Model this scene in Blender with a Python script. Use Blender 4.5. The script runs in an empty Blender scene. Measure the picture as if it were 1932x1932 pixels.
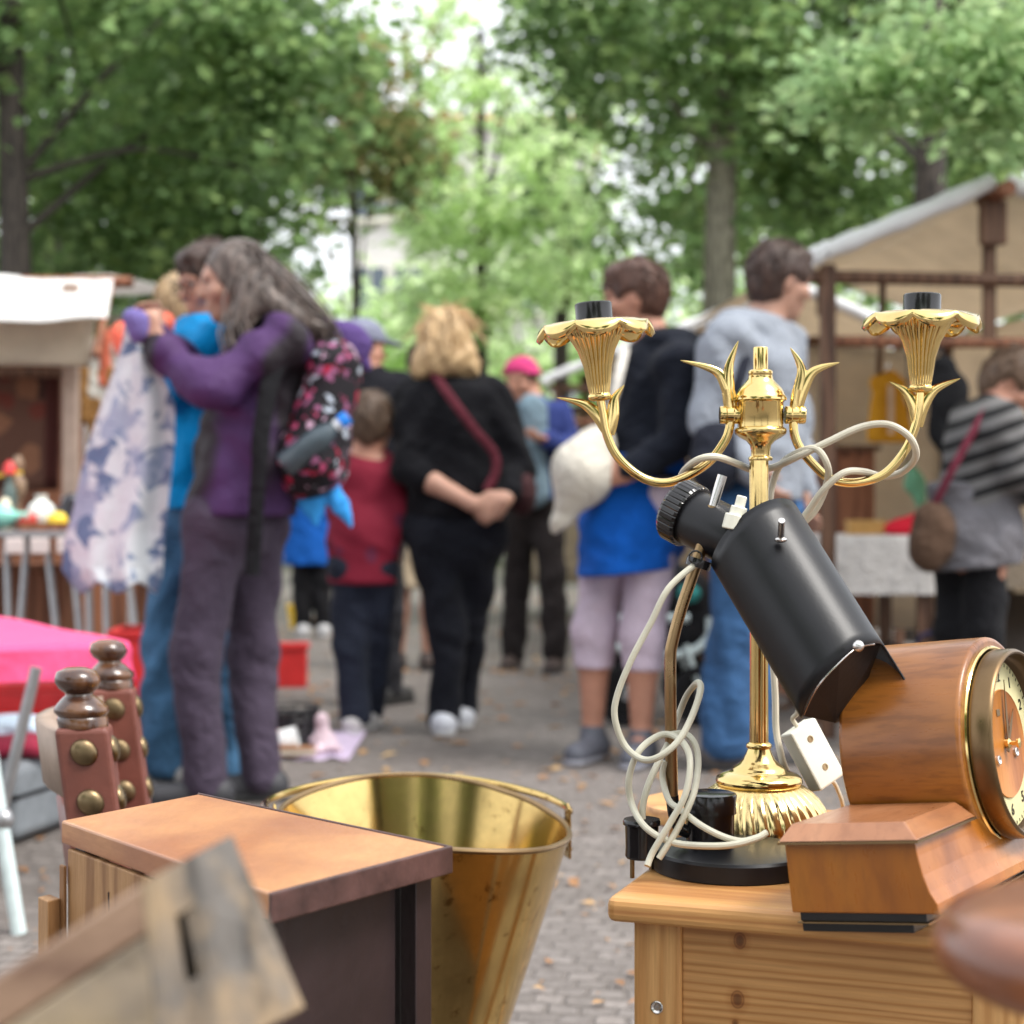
import bpy, bmesh, math, random
import numpy as np
from mathutils import Vector, Matrix
random.seed(7); RNG = np.random.default_rng(11)
R = math.radians
SC = bpy.context.scene
COL = SC.collection
F, CU, CV, HC = 3220.0, 966.0, 966.0, 0.87     # focal length in view units, view centre, eye height

def P(u, v, Y):
    return Vector(((u-CU)*Y/F, Y, HC-(v-CV)*Y/F))
def V3(*a): return Vector(a)

# ------------------------------------------------------------------ materials
def new_mat(name):
    m = bpy.data.materials.new(name); m.use_nodes = True
    nt = m.node_tree; b = nt.nodes['Principled BSDF']
    return m, nt, b
def N(nt, t, **kw):
    n = nt.nodes.new(t)
    for k, v in kw.items():
        if k in n.inputs: n.inputs[k].default_value = v
        else: setattr(n, k, v)
    return n
def L(nt, a, b): nt.links.new(a, b)
def ramp(nt, fac, stops):
    r = nt.nodes.new('ShaderNodeValToRGB')
    e = r.color_ramp.elements
    while len(e) < len(stops): e.new(0.5)
    for i, (p, c) in enumerate(stops):
        e[i].position = p; e[i].color = (*c, 1) if len(c) == 3 else c
    if fac is not None: L(nt, fac, r.inputs[0])
    return r
def texco(nt, scale=(1,1,1), rot=(0,0,0), kind='Object'):
    t = nt.nodes.new('ShaderNodeTexCoord'); m = nt.nodes.new('ShaderNodeMapping')
    m.inputs['Scale'].default_value = scale; m.inputs['Rotation'].default_value = rot
    L(nt, t.outputs[kind], m.inputs[0]); return m.outputs[0]
def bump(nt, b, h, strength=.3, dist=.002):
    n = N(nt, 'ShaderNodeBump', Strength=strength, Distance=dist)
    L(nt, h, n.inputs['Height']); L(nt, n.outputs[0], b.inputs['Normal']); return n

def plain(name, col, rough=.6, metal=0., var=.12, scale=18, bmp=.15, bdist=.002, spec=.5, coat=0.):
    """a surface with slight mottling of its own and fine relief"""
    m, nt, b = new_mat(name)
    co = texco(nt)
    n = N(nt, 'ShaderNodeTexNoise', Scale=scale, Detail=5.0, Roughness=.6); L(nt, co, n.inputs['Vector'])
    lo = tuple(c*(1-var) for c in col); hi = tuple(min(1, c*(1+var)) for c in col)
    r = ramp(nt, n.outputs['Fac'], [(.3, lo), (.7, hi)])
    L(nt, r.outputs[0], b.inputs['Base Color'])
    b.inputs['Roughness'].default_value = rough; b.inputs['Metallic'].default_value = metal
    b.inputs['Specular IOR Level'].default_value = spec
    b.inputs['Coat Weight'].default_value = coat
    if bmp: 
        n2 = N(nt, 'ShaderNodeTexNoise', Scale=scale*6, Detail=4.0); L(nt, co, n2.inputs['Vector'])
        bump(nt, b, n2.outputs['Fac'], bmp, bdist)
    return m

def fabric(name, col, var=.15, weave=900, rough=.85, fold=0.6, trans=0.):
    m, nt, b = new_mat(name)
    co = texco(nt)
    n = N(nt, 'ShaderNodeTexNoise', Scale=7.0, Detail=6.0, Roughness=.65); L(nt, co, n.inputs['Vector'])
    lo = tuple(c*(1-var) for c in col); hi = tuple(min(1, c*(1+var)) for c in col)
    r = ramp(nt, n.outputs['Fac'], [(.3, lo), (.7, hi)]); L(nt, r.outputs[0], b.inputs['Base Color'])
    b.inputs['Roughness'].default_value = rough; b.inputs['Specular IOR Level'].default_value = .12
    b.inputs['Sheen Weight'].default_value = .04
    n2 = N(nt, 'ShaderNodeTexNoise', Scale=14.0, Detail=3.0, Distortion=1.2); L(nt, co, n2.inputs['Vector'])
    bump(nt, b, n2.outputs['Fac'], fold*1.3, .025)
    if trans:
        t = N(nt, 'ShaderNodeBsdfTranslucent'); L(nt, r.outputs[0], t.inputs[0])
        mx = N(nt, 'ShaderNodeMixShader'); mx.inputs[0].default_value = trans
        L(nt, b.outputs[0], mx.inputs[1]); L(nt, t.outputs[0], mx.inputs[2])
        L(nt, mx.outputs[0], nt.nodes['Material Output'].inputs[0])
    return m

def wood(name, dark, light, grain=(1,1,1), rough=.45, ring=9., bmp=.15, knots=False, coat=0., stain=None, warp=3.):
    """long-grain timber; grain stretches the texture (small = along the grain)"""
    m, nt, b = new_mat(name)
    co = texco(nt, grain)
    n0 = N(nt, 'ShaderNodeTexNoise', Scale=warp, Detail=3.0); L(nt, co, n0.inputs['Vector'])
    mixv = N(nt, 'ShaderNodeMixRGB'); mixv.inputs[0].default_value = .25
    L(nt, co, mixv.inputs[1]); L(nt, n0.outputs['Color'], mixv.inputs[2])
    w = N(nt, 'ShaderNodeTexWave', Scale=ring, Distortion=5.0, Detail=3.0); w.inputs['Detail Scale'].default_value = 1.4
    w.wave_type = 'RINGS'; w.rings_direction = 'Y' if grain[1] <= min(grain[0], grain[2]) else ('X' if grain[0] <= grain[2] else 'Z')
    L(nt, mixv.outputs[0], w.inputs['Vector'])
    n = N(nt, 'ShaderNodeTexNoise', Scale=60.0, Detail=6.0, Roughness=.7); L(nt, co, n.inputs['Vector'])
    r = ramp(nt, w.outputs['Fac'], [(.1, light), (.75, tuple((a+c)/2 for a, c in zip(dark, light))), (.95, dark)])
    r2 = ramp(nt, n.outputs['Fac'], [(.3, (.72,.70,.68)), (.65, (1,1,1))])
    mu = N(nt, 'ShaderNodeMixRGB', blend_type='MULTIPLY'); mu.inputs[0].default_value = .8
    L(nt, r.outputs[0], mu.inputs[1]); L(nt, r2.outputs[0], mu.inputs[2])
    out = mu.outputs[0]
    if knots:
        v = N(nt, 'ShaderNodeTexVoronoi', Scale=5.0); L(nt, texco(nt, (1.6,1.6,1.6)), v.inputs['Vector'])
        rk = ramp(nt, v.outputs['Distance'], [(.03, (.16,.08,.04)), (.055, (.5,.33,.2)), (.075, (1,1,1))])
        mk = N(nt, 'ShaderNodeMixRGB', blend_type='MULTIPLY'); mk.inputs[0].default_value = .85
        L(nt, out, mk.inputs[1]); L(nt, rk.outputs[0], mk.inputs[2]); out = mk.outputs[0]
    if stain:
        ns = N(nt, 'ShaderNodeTexNoise', Scale=stain[1], Detail=5.0, Roughness=.6); L(nt, texco(nt), ns.inputs['Vector'])
        rs = ramp(nt, ns.outputs['Fac'], [(.42, (0,0,0)), (.62, (1,1,1))])
        ms = N(nt, 'ShaderNodeMixRGB'); L(nt, rs.outputs[0], ms.inputs[0])
        L(nt, out, ms.inputs[1]); ms.inputs[2].default_value = (*stain[0], 1); out = ms.outputs[0]
    L(nt, out, b.inputs['Base Color'])
    rr = ramp(nt, n.outputs['Fac'], [(.3, (rough*1.2,)*3), (.7, (rough*.85,)*3)]); L(nt, rr.outputs[0], b.inputs['Roughness'])
    b.inputs['Coat Weight'].default_value = coat; b.inputs['Coat Roughness'].default_value = .18
    bump(nt, b, n.outputs['Fac'], bmp, .0015)
    return m

def veneer(name, dark, mid, light, streak, rough=.3, big=7., coat=.4, fine=70., amt=.35):
    """polished veneer: broad cloudy figure with fine short pores along one axis"""
    m, nt, b = new_mat(name)
    n1 = N(nt, 'ShaderNodeTexNoise', Scale=big, Detail=3.0, Roughness=.5, Distortion=.5); L(nt, texco(nt, tuple(.55+.45*x for x in streak)), n1.inputs['Vector'])
    r1 = ramp(nt, n1.outputs['Fac'], [(.30, dark), (.50, mid), (.70, light)])
    n2 = N(nt, 'ShaderNodeTexNoise', Scale=fine, Detail=4.0, Roughness=.6, Distortion=.3); L(nt, texco(nt, streak), n2.inputs['Vector'])
    r2 = ramp(nt, n2.outputs['Fac'], [(.36, (.62,.58,.55)), (.52, (1,1,1)), (.72, (1.0,.97,.92))])
    mu = N(nt, 'ShaderNodeMixRGB', blend_type='MULTIPLY'); mu.inputs[0].default_value = amt*2; L(nt, r1.outputs[0], mu.inputs[1]); L(nt, r2.outputs[0], mu.inputs[2])
    L(nt, mu.outputs[0], b.inputs['Base Color'])
    rr = ramp(nt, n2.outputs['Fac'], [(.3, (rough*1.3,)*3), (.7, (rough*.85,)*3)]); L(nt, rr.outputs[0], b.inputs['Roughness'])
    b.inputs['Coat Weight'].default_value = coat; b.inputs['Coat Roughness'].default_value = .16
    bump(nt, b, n2.outputs['Fac'], .12, .001); return m

def brass(name, col=(.82,.56,.20), rough=.13, tarnish=.25, scale=9., spots=False, bmp=.12):
    m, nt, b = new_mat(name)
    co = texco(nt)
    n = N(nt, 'ShaderNodeTexNoise', Scale=scale, Detail=7.0, Roughness=.65); L(nt, co, n.inputs['Vector'])
    dk = tuple(c*(1-tarnish) for c in col)
    r = ramp(nt, n.outputs['Fac'], [(.33, dk), (.6, col)]); out = r.outputs[0]
    if spots:
        n3 = N(nt, 'ShaderNodeTexNoise', Scale=42.0, Detail=4.0, Roughness=.7); L(nt, co, n3.inputs['Vector'])
        r3 = ramp(nt, n3.outputs['Fac'], [(.60, (1,1,1)), (.70, (.40,.30,.20))])
        mu = N(nt, 'ShaderNodeMixRGB', blend_type='MULTIPLY'); mu.inputs[0].default_value = .85
        L(nt, out, mu.inputs[1]); L(nt, r3.outputs[0], mu.inputs[2]); out = mu.outputs[0]
    L(nt, out, b.inputs['Base Color']); b.inputs['Metallic'].default_value = 1
    rr = ramp(nt, n.outputs['Fac'], [(.3, (rough*2,)*3), (.65, (rough*.8,)*3)]); L(nt, rr.outputs[0], b.inputs['Roughness'])
    n2 = N(nt, 'ShaderNodeTexNoise', Scale=scale*2.2, Detail=3.0); L(nt, co, n2.inputs['Vector'])
    bump(nt, b, n2.outputs['Fac'], bmp, .002)
    return m

def printed(name, base, cols, scale):
    """soft flower-like print: two layers of irregular blotches"""
    m, nt, b = new_mat(name); co = texco(nt, (1,.3,1)); out = None
    prev = None
    for i, (c, th, sc) in enumerate(cols):
        n = N(nt, 'ShaderNodeTexNoise', Scale=scale*sc, Detail=2.5, Roughness=.5, Distortion=.6)
        mp = N(nt, 'ShaderNodeMapping'); mp.inputs['Location'].default_value = (3.1*i,0,1.7*i); L(nt, co, mp.inputs[0]); L(nt, mp.outputs[0], n.inputs['Vector'])
        r = ramp(nt, n.outputs['Fac'], [(th, (0,0,0)), (th+.03, (1,1,1))])
        mx = N(nt, 'ShaderNodeMixRGB'); L(nt, r.outputs[0], mx.inputs[0])
        if prev is None: mx.inputs[1].default_value = (*base, 1)
        else: L(nt, prev, mx.inputs[1])
        mx.inputs[2].default_value = (*c, 1); prev = mx.outputs[0]
    L(nt, prev, b.inputs['Base Color']); b.inputs['Roughness'].default_value = .85; b.inputs['Specular IOR Level'].default_value = .15
    n2 = N(nt, 'ShaderNodeTexNoise', Scale=12.0, Detail=3.0); L(nt, co, n2.inputs['Vector']); bump(nt, b, n2.outputs['Fac'], .5, .02)
    return m

def spotted(name, base, cols, scale, size=.35, kind='F1', rough=.8):
    """cloth printed with irregular spots of several colours"""
    m, nt, b = new_mat(name)
    co = texco(nt)
    n0 = N(nt, 'ShaderNodeTexNoise', Scale=scale*1.3, Detail=2.0); L(nt, co, n0.inputs['Vector'])
    mx = N(nt, 'ShaderNodeMixRGB'); mx.inputs[0].default_value = .06; L(nt, co, mx.inputs[1]); L(nt, n0.outputs['Color'], mx.inputs[2])
    v = N(nt, 'ShaderNodeTexVoronoi', Scale=scale, Randomness=.9); L(nt, mx.outputs[0], v.inputs['Vector'])
    sp = N(nt, 'ShaderNodeSeparateColor'); L(nt, v.outputs['Color'], sp.inputs[0])
    k = len(cols)
    rc = ramp(nt, sp.outputs[0], [(i/k, c) for i, c in enumerate(cols)]); rc.color_ramp.interpolation = 'CONSTANT'
    mk = ramp(nt, v.outputs['Distance'], [(size, (1,1,1)), (size+.06, (0,0,0))])
    m2 = N(nt, 'ShaderNodeMixRGB'); L(nt, mk.outputs[0], m2.inputs[0]); m2.inputs[1].default_value = (*base, 1)
    L(nt, rc.outputs[0], m2.inputs[2]); L(nt, m2.outputs[0], b.inputs['Base Color'])
    b.inputs['Roughness'].default_value = rough; b.inputs['Specular IOR Level'].default_value = .25
    n2 = N(nt, 'ShaderNodeTexNoise', Scale=12.0, Detail=3.0); L(nt, co, n2.inputs['Vector'])
    bump(nt, b, n2.outputs['Fac'], .5, .02)
    return m

def leafmat(name, stops, trans=.35):
    m, nt, b = new_mat(name)
    g = N(nt, 'ShaderNodeNewGeometry')
    n = N(nt, 'ShaderNodeTexNoise', Scale=1.1, Detail=3.0); L(nt, texco(nt), n.inputs['Vector'])
    mx = N(nt, 'ShaderNodeMixRGB'); mx.inputs[0].default_value = .55
    L(nt, g.outputs['Random Per Island'], mx.inputs[1]); L(nt, n.outputs['Fac'], mx.inputs[2])
    r = ramp(nt, mx.outputs[0], stops)
    L(nt, r.outputs[0], b.inputs['Base Color']); b.inputs['Roughness'].default_value = .45
    t = N(nt, 'ShaderNodeBsdfTranslucent')
    hs = N(nt, 'ShaderNodeHueSaturation', Saturation=.84, Value=3.0); L(nt, r.outputs[0], hs.inputs['Color']); L(nt, hs.outputs[0], t.inputs[0])
    ms = N(nt, 'ShaderNodeMixShader'); ms.inputs[0].default_value = trans
    L(nt, b.outputs[0], ms.inputs[1]); L(nt, t.outputs[0], ms.inputs[2]); L(nt, ms.outputs[0], nt.nodes['Material Output'].inputs[0])
    return m

# ------------------------------------------------------------------ object helpers
WM = {}
def tag(o, label=None, cat=None, group=None, kind=None):
    for k, v in (('label', label), ('category', cat), ('group', group), ('kind', kind)):
        if v: o[k] = v
    return o
def thing(name, label, cat, loc=(0,0,0), rot=None, group=None):
    o = bpy.data.objects.new(name, None); COL.objects.link(o)
    o.empty_display_size = .05
    M = Matrix.Translation(Vector(loc)) @ (rot.to_4x4() if rot is not None else Matrix.Identity(4))
    o.matrix_world = M; WM[o] = M
    return tag(o, label, cat, group)
class MB:
    def __init__(s): s.v = []; s.f = []; s.sm = []
    def add(s, vs, fs, smooth=False):
        o = len(s.v); s.v += [Vector(x) for x in vs]; s.f += [tuple(i+o for i in f) for f in fs]; s.sm += [smooth]*len(fs); return s
    def box(s, c, d, M=None):
        c = Vector(c); x, y, z = [k/2 for k in d]
        p = [Vector((a*x, b*y, e*z)) for e in (-1,1) for b in (-1,1) for a in (-1,1)]
        p = [c + (M @ q if M is not None else q) for q in p]
        return s.hexa(p)
    def hexa(s, p):   # 0..3 lower (xy order 00,10,01,11), 4..7 upper
        return s.add(p, [(0,2,3,1),(4,5,7,6),(0,1,5,4),(2,6,7,3),(0,4,6,2),(1,3,7,5)])
    def prism(s, poly, off):
        n = len(poly); off = Vector(off); a = [Vector(p) for p in poly]
        s.add(a+[p+off for p in a], [tuple(range(n-1,-1,-1)), tuple(range(n, 2*n))] + [(i,(i+1)%n,(i+1)%n+n,i+n) for i in range(n)]); return s
    def tube(s, pts, r, n=12, caps=True, flat=None):
        pts = [Vector(p) for p in pts]; m = len(pts)
        rs = r if isinstance(r, (list, tuple, np.ndarray)) else [r]*m
        up = None; vs = []
        for i in range(m):
            t = (pts[min(i+1,m-1)]-pts[max(i-1,0)]).normalized()
            if up is None:
                up = Vector((0,0,1)) if abs(t.z) < .9 else Vector((1,0,0))
                if flat is not None: up = Vector(flat)
            up = (up - t*up.dot(t)).normalized(); sd = t.cross(up)
            k = .35 if flat is not None else 1.
            for j in range(n):
                a = 2*math.pi*j/n
                vs.append(pts[i] + (sd*math.cos(a) + up*math.sin(a)*k)*rs[i])
        fs = [(i*n+j, i*n+(j+1)%n, (i+1)*n+(j+1)%n, (i+1)*n+j) for i in range(m-1) for j in range(n)]
        if caps: fs += [tuple(range(n-1,-1,-1)), tuple((m-1)*n+j for j in range(n))]
        return s.add(vs, fs, True)
    def lathe(s, prof, c=(0,0,0), n=48, M=None, fr=None):
        """prof: (radius, height); fr(i, angle, r, h) -> (r, h) shapes flutes and petals"""
        c = Vector(c); vs = []
        for i, (r, h) in enumerate(prof):
            for j in range(n):
                a = 2*math.pi*j/n
                rr, hh = fr(i, a, r, h) if fr else (r, h)
                q = Vector((rr*math.cos(a), rr*math.sin(a), hh)); vs.append(c + (M @ q if M is not None else q))
        m = len(prof)
        fs = [(i*n+j, i*n+(j+1)%n, (i+1)*n+(j+1)%n, (i+1)*n+j) for i in range(m-1) for j in range(n)]
        if prof[0][0] > 1e-5: fs.append(tuple(range(n-1,-1,-1)))
        if prof[-1][0] > 1e-5: fs.append(tuple((m-1)*n+j for j in range(n)))
        return s.add(vs, fs, True)
    def ball(s, c, r, n=16, M=None):
        r = (r,r,r) if not isinstance(r, (tuple,list)) else r
        c = Vector(c); vs = []; k = n//2
        for i in range(k+1):
            th = math.pi*i/k
            for j in range(n):
                a = 2*math.pi*j/n
                q = Vector((r[0]*math.sin(th)*math.cos(a), r[1]*math.sin(th)*math.sin(a), -r[2]*math.cos(th)))
                vs.append(c + (M @ q if M is not None else q))
        return s.add(vs, [(i*n+j, i*n+(j+1)%n, (i+1)*n+(j+1)%n, (i+1)*n+j) for i in range(k) for j in range(n)], True)
def crom(pts, k=6):
    pts = [Vector(p) for p in pts]; out = []; n = len(pts)
    for i in range(n-1):
        a, b, c, d = pts[max(i-1,0)], pts[i], pts[i+1], pts[min(i+2,n-1)]
        for j in range(k):
            t = j/k
            out.append(.5*((2*b)+(c-a)*t+(2*a-5*b+4*c-d)*t*t+(3*b-a-3*c+d)*t**3))
    return out+[pts[-1]]
def obj(name, mb, mat, parent=None, local=False, bevel=0, solid=0, sub=0, seg=2, sharp=35):
    """links ONE mesh object; world-space vertices unless local"""
    me = bpy.data.meshes.new(name)
    vs = mb.v
    if parent is not None and not local:
        I = WM[parent].inverted(); vs = [I @ v for v in vs]
    me.from_pydata([tuple(v) for v in vs], [], mb.f); 
    me.polygons.foreach_set('use_smooth', mb.sm)
    bm = bmesh.new(); bm.from_mesh(me); bmesh.ops.remove_doubles(bm, verts=bm.verts, dist=1e-6)
    bmesh.ops.recalc_face_normals(bm, faces=bm.faces)
    if any(mb.sm):
        for e in bm.edges:
            if len(e.link_faces) == 2 and e.calc_face_angle(0) > R(sharp): e.smooth = False
    bm.to_mesh(me); bm.free()
    me.materials.append(mat)
    o = bpy.data.objects.new(name, me); COL.objects.link(o)
    if parent is not None: o.parent = parent; WM[o] = WM[parent]
    else: WM[o] = Matrix.Identity(4)
    if bevel:
        md = o.modifiers.new('bevel', 'BEVEL'); md.width = bevel; md.segments = seg; md.limit_method = 'ANGLE'; md.angle_limit = R(40)
    if solid:
        md = o.modifiers.new('solid', 'SOLIDIFY'); md.thickness = solid; md.offset = 0
    if sub:
        md = o.modifiers.new('sub', 'SUBSURF'); md.levels = sub; md.render_levels = sub
    return o
def npobj(name, verts, faces, mat, parent=None, smooth=True, kindtri=4):
    me = bpy.data.meshes.new(name)
    if parent is not None:
        T = np.array(WM[parent].inverted()); verts = verts @ T[:3,:3].T + T[:3,3]
    nv, nf = len(verts), len(faces); k = faces.shape[1]
    me.vertices.add(nv); me.vertices.foreach_set('co', verts.astype(np.float32).ravel())
    me.loops.add(nf*k); me.loops.foreach_set('vertex_index', faces.astype(np.int32).ravel())
    me.polygons.add(nf); me.polygons.foreach_set('loop_start', np.arange(0, nf*k, k, dtype=np.int32))
    me.polygons.foreach_set('use_smooth', np.full(nf, smooth)); me.update(calc_edges=True); me.validate()
    me.materials.append(mat)
    o = bpy.data.objects.new(name, me); COL.objects.link(o)
    if parent is not None: o.parent = parent; WM[o] = WM[parent]
    return o

# ------------------------------------------------------------------ implicit surfaces (people, cloth)
class SDF:
    def __init__(s): s.p = []; s.cut = []; s.sub = []; s.fold = 0; s.fs = 1.
    def cone(s, a, b, ra, rb, k=.03, flat=None): s.p.append(('c', np.array(a, float), np.array(b, float), ra, rb, k, flat)); return s
    def chain(s, pts, rs, k=.03, flat=None):
        for i in range(len(pts)-1): s.cone(pts[i], pts[i+1], rs[i], rs[i+1], k, flat)
        return s
    def ell(s, c, r, A=None, k=.03, sub=False):
        q = ('e', np.array(c, float), np.array(r, float), np.eye(3) if A is None else np.array(A, float), 0, k, None)
        (s.sub if sub else s.p).append(q); return s
    def plane(s, c, n): s.cut.append((np.array(c, float), np.array(n, float))); return s
    def mesh(s, h):
        lo = np.full(3, 1e9); hi = -lo; bb = []
        for q in s.p:
            if q[0] == 'c':
                m = max(q[3], q[4]); a = np.minimum(q[1], q[2])-m; b = np.maximum(q[1], q[2])+m
            else:
                m = q[2].max(); a = q[1]-m; b = q[1]+m
            bb.append((a, b)); lo = np.minimum(lo, a); hi = np.maximum(hi, b)
        lo -= 3*h+s.fold; hi += 3*h+s.fold
        n = np.ceil((hi-lo)/h).astype(int)+1
        ax = [(lo[i]+h*np.arange(n[i])).astype(np.float32) for i in range(3)]
        f = np.full(n, .2, np.float32)
        def ev(q, sl):
            X, Y, Z = np.meshgrid(ax[0][sl[0]], ax[1][sl[1]], ax[2][sl[2]], indexing='ij', sparse=True)
            if q[0] == 'c':
                a, b, ra, rb, fl = q[1], q[2], q[3], q[4], q[6]
                d = b-a; px, py, pz = X-a[0], Y-a[1], Z-a[2]
                if fl is not None:
                    nn, sc = np.array(fl[0], float), 1/fl[1]-1
                    c = px*nn[0]+py*nn[1]+pz*nn[2]; px, py, pz = px+nn[0]*c*sc, py+nn[1]*c*sc, pz+nn[2]*c*sc
                    d = d+nn*np.dot(d, nn)*sc
                t = np.clip((px*d[0]+py*d[1]+pz*d[2])/max(np.dot(d, d), 1e-9), 0, 1)
                return np.sqrt((px-t*d[0])**2+(py-t*d[1])**2+(pz-t*d[2])**2)-(ra+(rb-ra)*t)
            A = q[3]; px, py, pz = X-q[1][0], Y-q[1][1], Z-q[1][2]
            k = [(px*A[i][0]+py*A[i][1]+pz*A[i][2])/q[2][i] for i in range(3)]
            l = np.sqrt(k[0]**2+k[1]**2+k[2]**2)
            return (l-1)*q[2].min() if q[2].max()/q[2].min() > 3 else (l-1)*float(np.median(q[2]))
        def sl_of(a, b, pad):
            i0 = np.clip(np.floor((a-pad-lo)/h).astype(int), 0, n-1); i1 = np.clip(np.ceil((b+pad-lo)/h).astype(int)+1, 1, n)
            return tuple(slice(i0[i], i1[i]) for i in range(3))
        for q, (a, b) in zip(s.p, bb):
            k = q[5]; sl = sl_of(a, b, k+3*h+s.fold)
            d = ev(q, sl).astype(np.float32); g = f[sl]
            w = np.clip(.5+.5*(g-d)/k, 0, 1); f[sl] = g*(1-w)+d*w-k*w*(1-w)
        if s.fold:
            X, Y, Z = np.meshgrid(*ax, indexing='ij', sparse=True); q = s.fs
            f += s.fold*(np.sin(21*q*Z+5*np.sin(9*q*X)+4*np.sin(8*q*Y+3*Z))*.6+np.sin(34*q*X+13*Z*q+4*np.sin(17*q*Z))*.3+np.sin(30*q*Y-16*q*Z)*.3)
        for q in s.sub:
            m = q[2].max(); sl = sl_of(q[1]-m, q[1]+m, 2*h)
            f[sl] = np.maximum(f[sl], -ev(q, sl))
        for c, nn in s.cut:
            X, Y, Z = np.meshgrid(*ax, indexing='ij', sparse=True)
            f = np.maximum(f, (X-c[0])*nn[0]+(Y-c[1])*nn[1]+(Z-c[2])*nn[2])
        return nets(f, lo, h)
def nets(f, lo, h):
    s = f < 0
    c = np.zeros(np.array(f.shape)-1, np.int8)
    for dx in (0,1):
        for dy in (0,1):
            for dz in (0,1): c += s[dx:s.shape[0]-1+dx, dy:s.shape[1]-1+dy, dz:s.shape[2]-1+dz]
    act = (c > 0) & (c < 8); idx = np.argwhere(act)
    ids = np.full(c.shape, -1, np.int32); ids[act] = np.arange(len(idx))
    corners = np.array([(a,b,e) for a in (0,1) for b in (0,1) for e in (0,1)])
    val = np.stack([f[tuple((idx+k).T)] for k in corners], 1)
    pos = np.zeros((len(idx), 3)); cnt = np.zeros(len(idx))
    for i in range(8):
        for j in range(i+1, 8):
            if np.abs(corners[i]-corners[j]).sum() != 1: continue
            x = (val[:,i] < 0) != (val[:,j] < 0); t = val[:,i]/np.where(x, val[:,i]-val[:,j], 1)
            p = corners[i]+(corners[j]-corners[i])*t[:,None]
            pos += np.where(x[:,None], p, 0); cnt += x
    verts = lo+(idx+pos/cnt[:,None])*h
    F_ = []
    for a in range(3):
        b, e = (a+1)%3, (a+2)%3
        s0 = [slice(None)]*3; s1 = [slice(None)]*3; s0[a] = slice(0,-1); s1[a] = slice(1,None)
        for k in (b, e): s0[k] = slice(1,-1); s1[k] = slice(1,-1)
        A, B = s[tuple(s0)], s[tuple(s1)]
        g = np.argwhere(A != B); 
        if not len(g): continue
        fl = A[tuple(g.T)]; g = g.copy(); g[:,b] += 1; g[:,e] += 1
        db = np.zeros(3, int); db[b] = 1; de = np.zeros(3, int); de[e] = 1
        q = np.stack([ids[tuple((g-db-de).T)], ids[tuple((g-de).T)], ids[tuple(g.T)], ids[tuple((g-db).T)]], 1)
        q[~fl] = q[~fl][:, ::-1]; F_.append(q)
    return verts, np.concatenate(F_)
def sdfobj(name, sdf, h, mat, parent):
    v, f = sdf.mesh(h)
    for _ in range(1):      # one relaxation pass evens the facets
        acc = np.zeros_like(v); cn = np.zeros(len(v))
        for i in range(4):
            for j in (1, 3): np.add.at(acc, f[:,i], v[f[:,(i+j)%4]]); np.add.at(cn, f[:,i], 1)
        v = .5*v+.5*acc/cn[:,None]
    return npobj(name, v, f, mat, parent)
# ------------------------------------------------------------------ shared materials
M_BRASS = brass('polished_brass', (.81,.60,.25), .09, .26, 16., bmp=.04)
M_BRASS_B = brass('brushed_brass', (.84,.64,.30), .19, .10, bmp=.03)
M_BRASS_OLD = brass('bucket_brass', (.74,.52,.20), .11, .42, 5., spots=True)
M_BRASS_DARK = brass('bronzed_brass', (.34,.23,.12), .25, .3)
M_STEEL = plain('steel', (.62,.60,.58), .25, 1., .1, 30, .05)
M_BLACKPAINT = plain('black_enamel', (.0055,.0055,.0072), .37, 0, .3, 40, .10, .0008, .36)
def add_dust(m, col, lo, hi, scale):
    nt = m.node_tree; b = nt.nodes['Principled BSDF']; src = b.inputs['Base Color'].links[0].from_socket
    n = N(nt, 'ShaderNodeTexNoise', Scale=scale, Detail=6.0, Roughness=.75); L(nt, texco(nt), n.inputs['Vector'])
    r = ramp(nt, n.outputs['Fac'], [(lo,(0,0,0)),(hi,(1,1,1))]); mx = N(nt, 'ShaderNodeMixRGB'); L(nt, r.outputs[0], mx.inputs[0]); L(nt, src, mx.inputs[1]); mx.inputs[2].default_value = (*col, 1)
    L(nt, mx.outputs[0], b.inputs['Base Color'])
add_dust(M_BLACKPAINT, (.16,.15,.14), .70, .78, 75.)
M_BAKELITE = plain('black_bakelite', (.012,.011,.012), .16, 0, .3, 30, .04, .0005, .55)
M_WHITECORD = plain('ivory_flex', (.62,.57,.45), .45, 0, .1, 30, .05)
M_GREYCORD = plain('grey_flex', (.52,.50,.40), .45, 0, .1, 30, .05)
M_WHITEPLASTIC = plain('white_plastic', (.80,.78,.66), .35, 0, .05, 20, .03)
M_PINE = wood('pine_top', (.50,.225,.072), (.68,.355,.125), (.25,5,5), .42, 5., .12, coat=.15, warp=1.6)
M_PINE_V = wood('pine_upright', (.55,.27,.09), (.69,.38,.145), (6,6,.25), .45, 5., .12, coat=.1, warp=1.6)
M_PINE_P = wood('pine_panel', (.44,.20,.06), (.60,.315,.115), (.2,6,6), .45, 9., .12, coat=.1, warp=1.6)
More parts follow.
